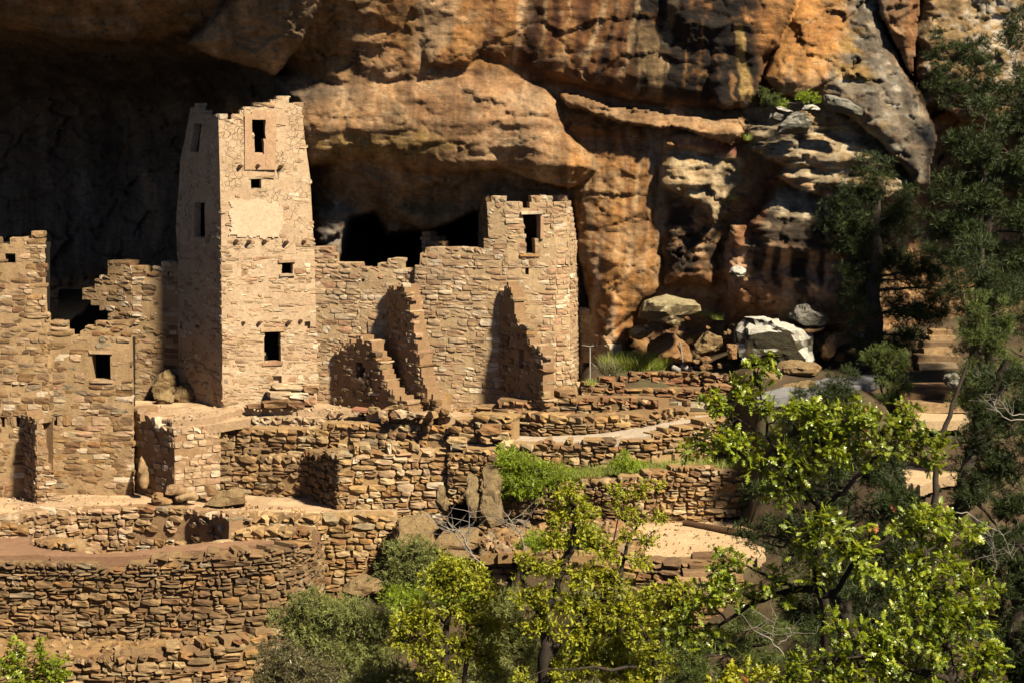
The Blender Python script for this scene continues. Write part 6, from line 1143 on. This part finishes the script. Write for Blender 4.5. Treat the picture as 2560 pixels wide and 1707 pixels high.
grass('terrace_grass', [(x, y + 8, 46.0 - (x - 1400) * .0004, 40, .35) for x, y in [(1410, 1185), (1450, 1180), (1490, 1178), (1530, 1172), (1600, 1170), (1640, 1166), (1690, 1160), (1740, 1158), (1790, 1156), (1840, 1158)]], 420, .24, L_GRASS)
grass('bunch_grass', [(1560, 926, 50.7, 46, .35), (1600, 926, 50.7, 50, .4), (1640, 925, 50.7, 34, .3)], 1500, .52, L_GRASS, 'tall green bunch grass under the orange buttress')
grass('bunch_grass', [(1530, 935, 50.5, 26, .25)], 900, .42, leaf_mat('pale_grass', [(.24, .24, .13), (.30, .29, .17), (.17, .18, .08)], .3), 'paler dry tuft of grass at the end of the low pale wall')
grass('grass_tuft', [(1476, 962, 49.8, 14, .1), (1760, 790, 51.3, 20, .1), (1795, 800, 51, 14, .1), (1870, 352, 50, 10, .1), (1830, 500, 50.6, 10, .1)], 160, .2, L_GRASS)
# bare twigs
def twigs(label, stems, mat, r0=.012):
    A = Acc()
    for st in stems:
        p = np.array([P(*q) for q in st]); t = np.linspace(0, len(st) - 1, len(st) * 3); pp = np.stack([np.interp(t, np.arange(len(st)), p[:, i]) for i in range(3)], 1); pp[1:-1] += rng.normal(size=pp[1:-1].shape) * .012
        A.add(*tube(pp, np.linspace(r0, r0 * .35, len(pp)), 4))
        for k in range(len(pp) // 2, len(pp), 1):
            for _ in range(2):
                e = pp[k] + np.array([rng.normal() * .22, rng.normal() * .12, rng.uniform(-.02, .28)]) * r0 / .012; A.add(*tube(bend(pp[k], e, 4, .12), np.linspace(r0 * .4, r0 * .15, 4), 3))
    o = A.build('bare_branch', mat, None, True); tag(o, label, 'branch', 'bare branches')
twigs('forked bleached bare branch in front of the leaning rock pillars', [[(1215, 1420, 36), (1180, 1390, 36), (1140, 1340, 36), (1118, 1290, 36)], [(1180, 1390, 36), (1150, 1325, 36), (1110, 1325, 36)], [(1165, 1372, 36), (1170, 1330, 36), (1178, 1280, 36)]], M_TWIG, .02)
twigs('bare grey branch standing beside the tallest young oak', [[(1315, 1400, 34), (1300, 1330, 34), (1270, 1290, 34)], [(1300, 1330, 34), (1330, 1280, 34)]], M_TWIG, .018)
twigs('white dead twigs against the dark evergreens, at the frame edge', [[(2570, 1052, 31), (2520, 1048, 31), (2490, 1020, 31), (2475, 985, 31)], [(2570, 1030, 31), (2530, 1040, 31), (2500, 1000, 31)]], M_TWIG, .012)
twigs('arching pale dead stems in the dark gap beside the glossy oak', [[(2390, 1280, 24), (2440, 1290, 24), (2500, 1330, 24), (2530, 1395, 24)], [(2430, 1290, 24), (2480, 1340, 24), (2490, 1380, 24)], [(2475, 1460, 24), (2490, 1420, 24), (2480, 1370, 24)]], M_TWIG, .009)
twigs('tangle of grey dead twigs below the long dark boughs', [[(1960, 1640, 24), (1930, 1600, 24), (1940, 1540, 24)], [(1930, 1600, 24), (1880, 1570, 24)], [(1945, 1610, 24), (1990, 1580, 24)]], M_TWIG, .012)
for k, (x, y, D, lab) in enumerate([(2235, 1258, 20, 'single rust coloured dry leaf on a bare stalk'), (2185, 1318, 19, 'crimson dry leaf hanging among the oak leaves'), (2165, 1010, 25, 'hanging strip of rust brown dead foliage behind the oak crown'), (1855, 1680, 18.9, 'dark red dry leaf low on the bottom edge sprig')]):
    n = 5 if k == 2 else 2; pos = np.array([P(x + rng.normal() * 5, y + (i * 14 if k == 2 else rng.normal() * 6), D) for i in range(n)]); V, Fq = scatter(OAK_V, OAK_F, pos, rng.normal(size=(n, 3)) + [0, -.3, -.5], rng.random(n), np.full(n, .10)); tag(obj('dry_leaf', V, Fq, L_DRY), lab, 'leaf', 'dry red leaves')

def pebbles(name, outline, z, n, r0, r1, mat):
    pl = [((px - 1280) * Dz(py, z) / F, Dz(py, z)) for px, py in outline]; xs = [p[0] for p in pl]; ys = [p[1] for p in pl]
    x = rng.uniform(min(xs), max(xs), n); y = rng.uniform(min(ys), max(ys), n); k = inside(x, y, pl); x, y = x[k], y[k]
    tv, tf = unit_stone(77, 1.6); pos = np.stack([x, y, np.full(len(x), z + .01)], 1); d = rng.normal(size=pos.shape)
    V, Fq = scatter(tv * np.array([1.3, 1, .7]), tf, pos, d, rng.uniform(-3, 3, len(pos)), r0 + (r1 - r0) * rng.random(len(pos)) ** 3)
    obj(name, V, Fq, mat)['kind'] = 'stuff'
pebbles('gravel', [(-100, 1585), (300, 1600), (700, 1560), (640, 1590), (290, 1655), (-100, 1665)], -3.83, 1500, .02, .16, M_BROWN)
pebbles('gravel', [(-100, 1232), (330, 1240), (330, 1262), (60, 1285), (-100, 1315)], -2.04, 500, .015, .07, M_BUFF)
pebbles('gravel', [(560, 1255), (840, 1280), (840, 1290), (560, 1280)], -2.04, 300, .015, .08, M_GOLD)
pebbles('gravel', [(400, 1015), (1130, 1015), (1130, 1045), (600, 1028), (430, 1060)], .01, 700, .012, .07, M_BUFF)
pebbles('gravel', [(1500, 1300), (1990, 1250), (1900, 1392), (1500, 1392)], -1.99, 900, .012, .06, M_GOLD)
pebbles('gravel', [(1200, 1330), (1600, 1295), (1600, 1392), (1200, 1386)], -2.0, 900, .02, .2, M_BROWN)
pebbles('rubble', [(1560, 905), (1900, 890), (1830, 922), (1560, 922)], 1.0, 700, .03, .22, M_RED)
plant('bush', 'fluffy green bush between the round headed oak and the tallest young oak', 'bush', [], [(1250, 1520, 35, 60, 40), (1300, 1580, 35, 60, 40), (1240, 1610, 35, 60, 50), (1320, 1650, 35, 60, 50), (1200, 1680, 35, 60, 40)], 'shrub', SPR, M_TWIG, .10, 1., B_)
plant('bush', 'olive green bush at the bottom edge under the low spreading oak', 'bush', [], [(1480, 1600, 35, 70, 50), (1560, 1640, 35, 80, 50), (1660, 1620, 35, 70, 50), (1420, 1660, 35, 60, 50), (1720, 1700, 35, 60, 50)], 'shrub', (SPRIG, L_JUN2), M_TWIG, .10, 1., B_)
plant('bush', 'feathery bush in the gap above the grey slab boulder, touching the coursed corner wall', 'bush', [], [(1120, 1480, 37, 60, 34), (1010, 1500, 37, 50, 40), (1180, 1500, 37, 50, 40)], 'shrub', (SPRIG, L_GREEN), M_TWIG, .10, .8, B_)
grass('slope_grass', [(700, 1700, 38.5, 60, .8), (820, 1720, 38, 90, .8), (980, 1720, 37, 90, .9), (1150, 1720, 37, 100, .9), (1300, 1720, 37, 100, .9), (1450, 1720, 37, 100, 1.), (1600, 1720, 37, 100, 1.), (1000, 1560, 41, 60, .8), (1300, 1500, 40.2, 80, .6), (1450, 1500, 40.2, 80, .6), (1600, 1500, 40.2, 80, .6)], 500, .3, L_SAGE)
plant('juniper_shrub', 'dark shrub hiding the far end of the rubble terrace wall', 'juniper', [], [(1895, 1215, 45.3, 36, 36), (1900, 1260, 45.2, 34, 36), (1950, 1260, 45, 50, 50), (1960, 1210, 45.3, 40, 40)], 'needle', JUN, M_BARKJ, .16, 1.1, T_)
plant('juniper_shrub', 'black green undergrowth in the gap between the long boughed oak and the glossy oak', 'juniper', [], [(2170, 1470, 27, 70, 50), (2240, 1560, 27, 80, 60), (2120, 1570, 27, 80, 60), (2050, 1640, 27, 80, 60), (2230, 1660, 27, 90, 60), (2330, 1420, 27, 60, 60), (2380, 1540, 27, 60, 80)], 'needle', JUN, M_BARKJ, .15, .9, T_)
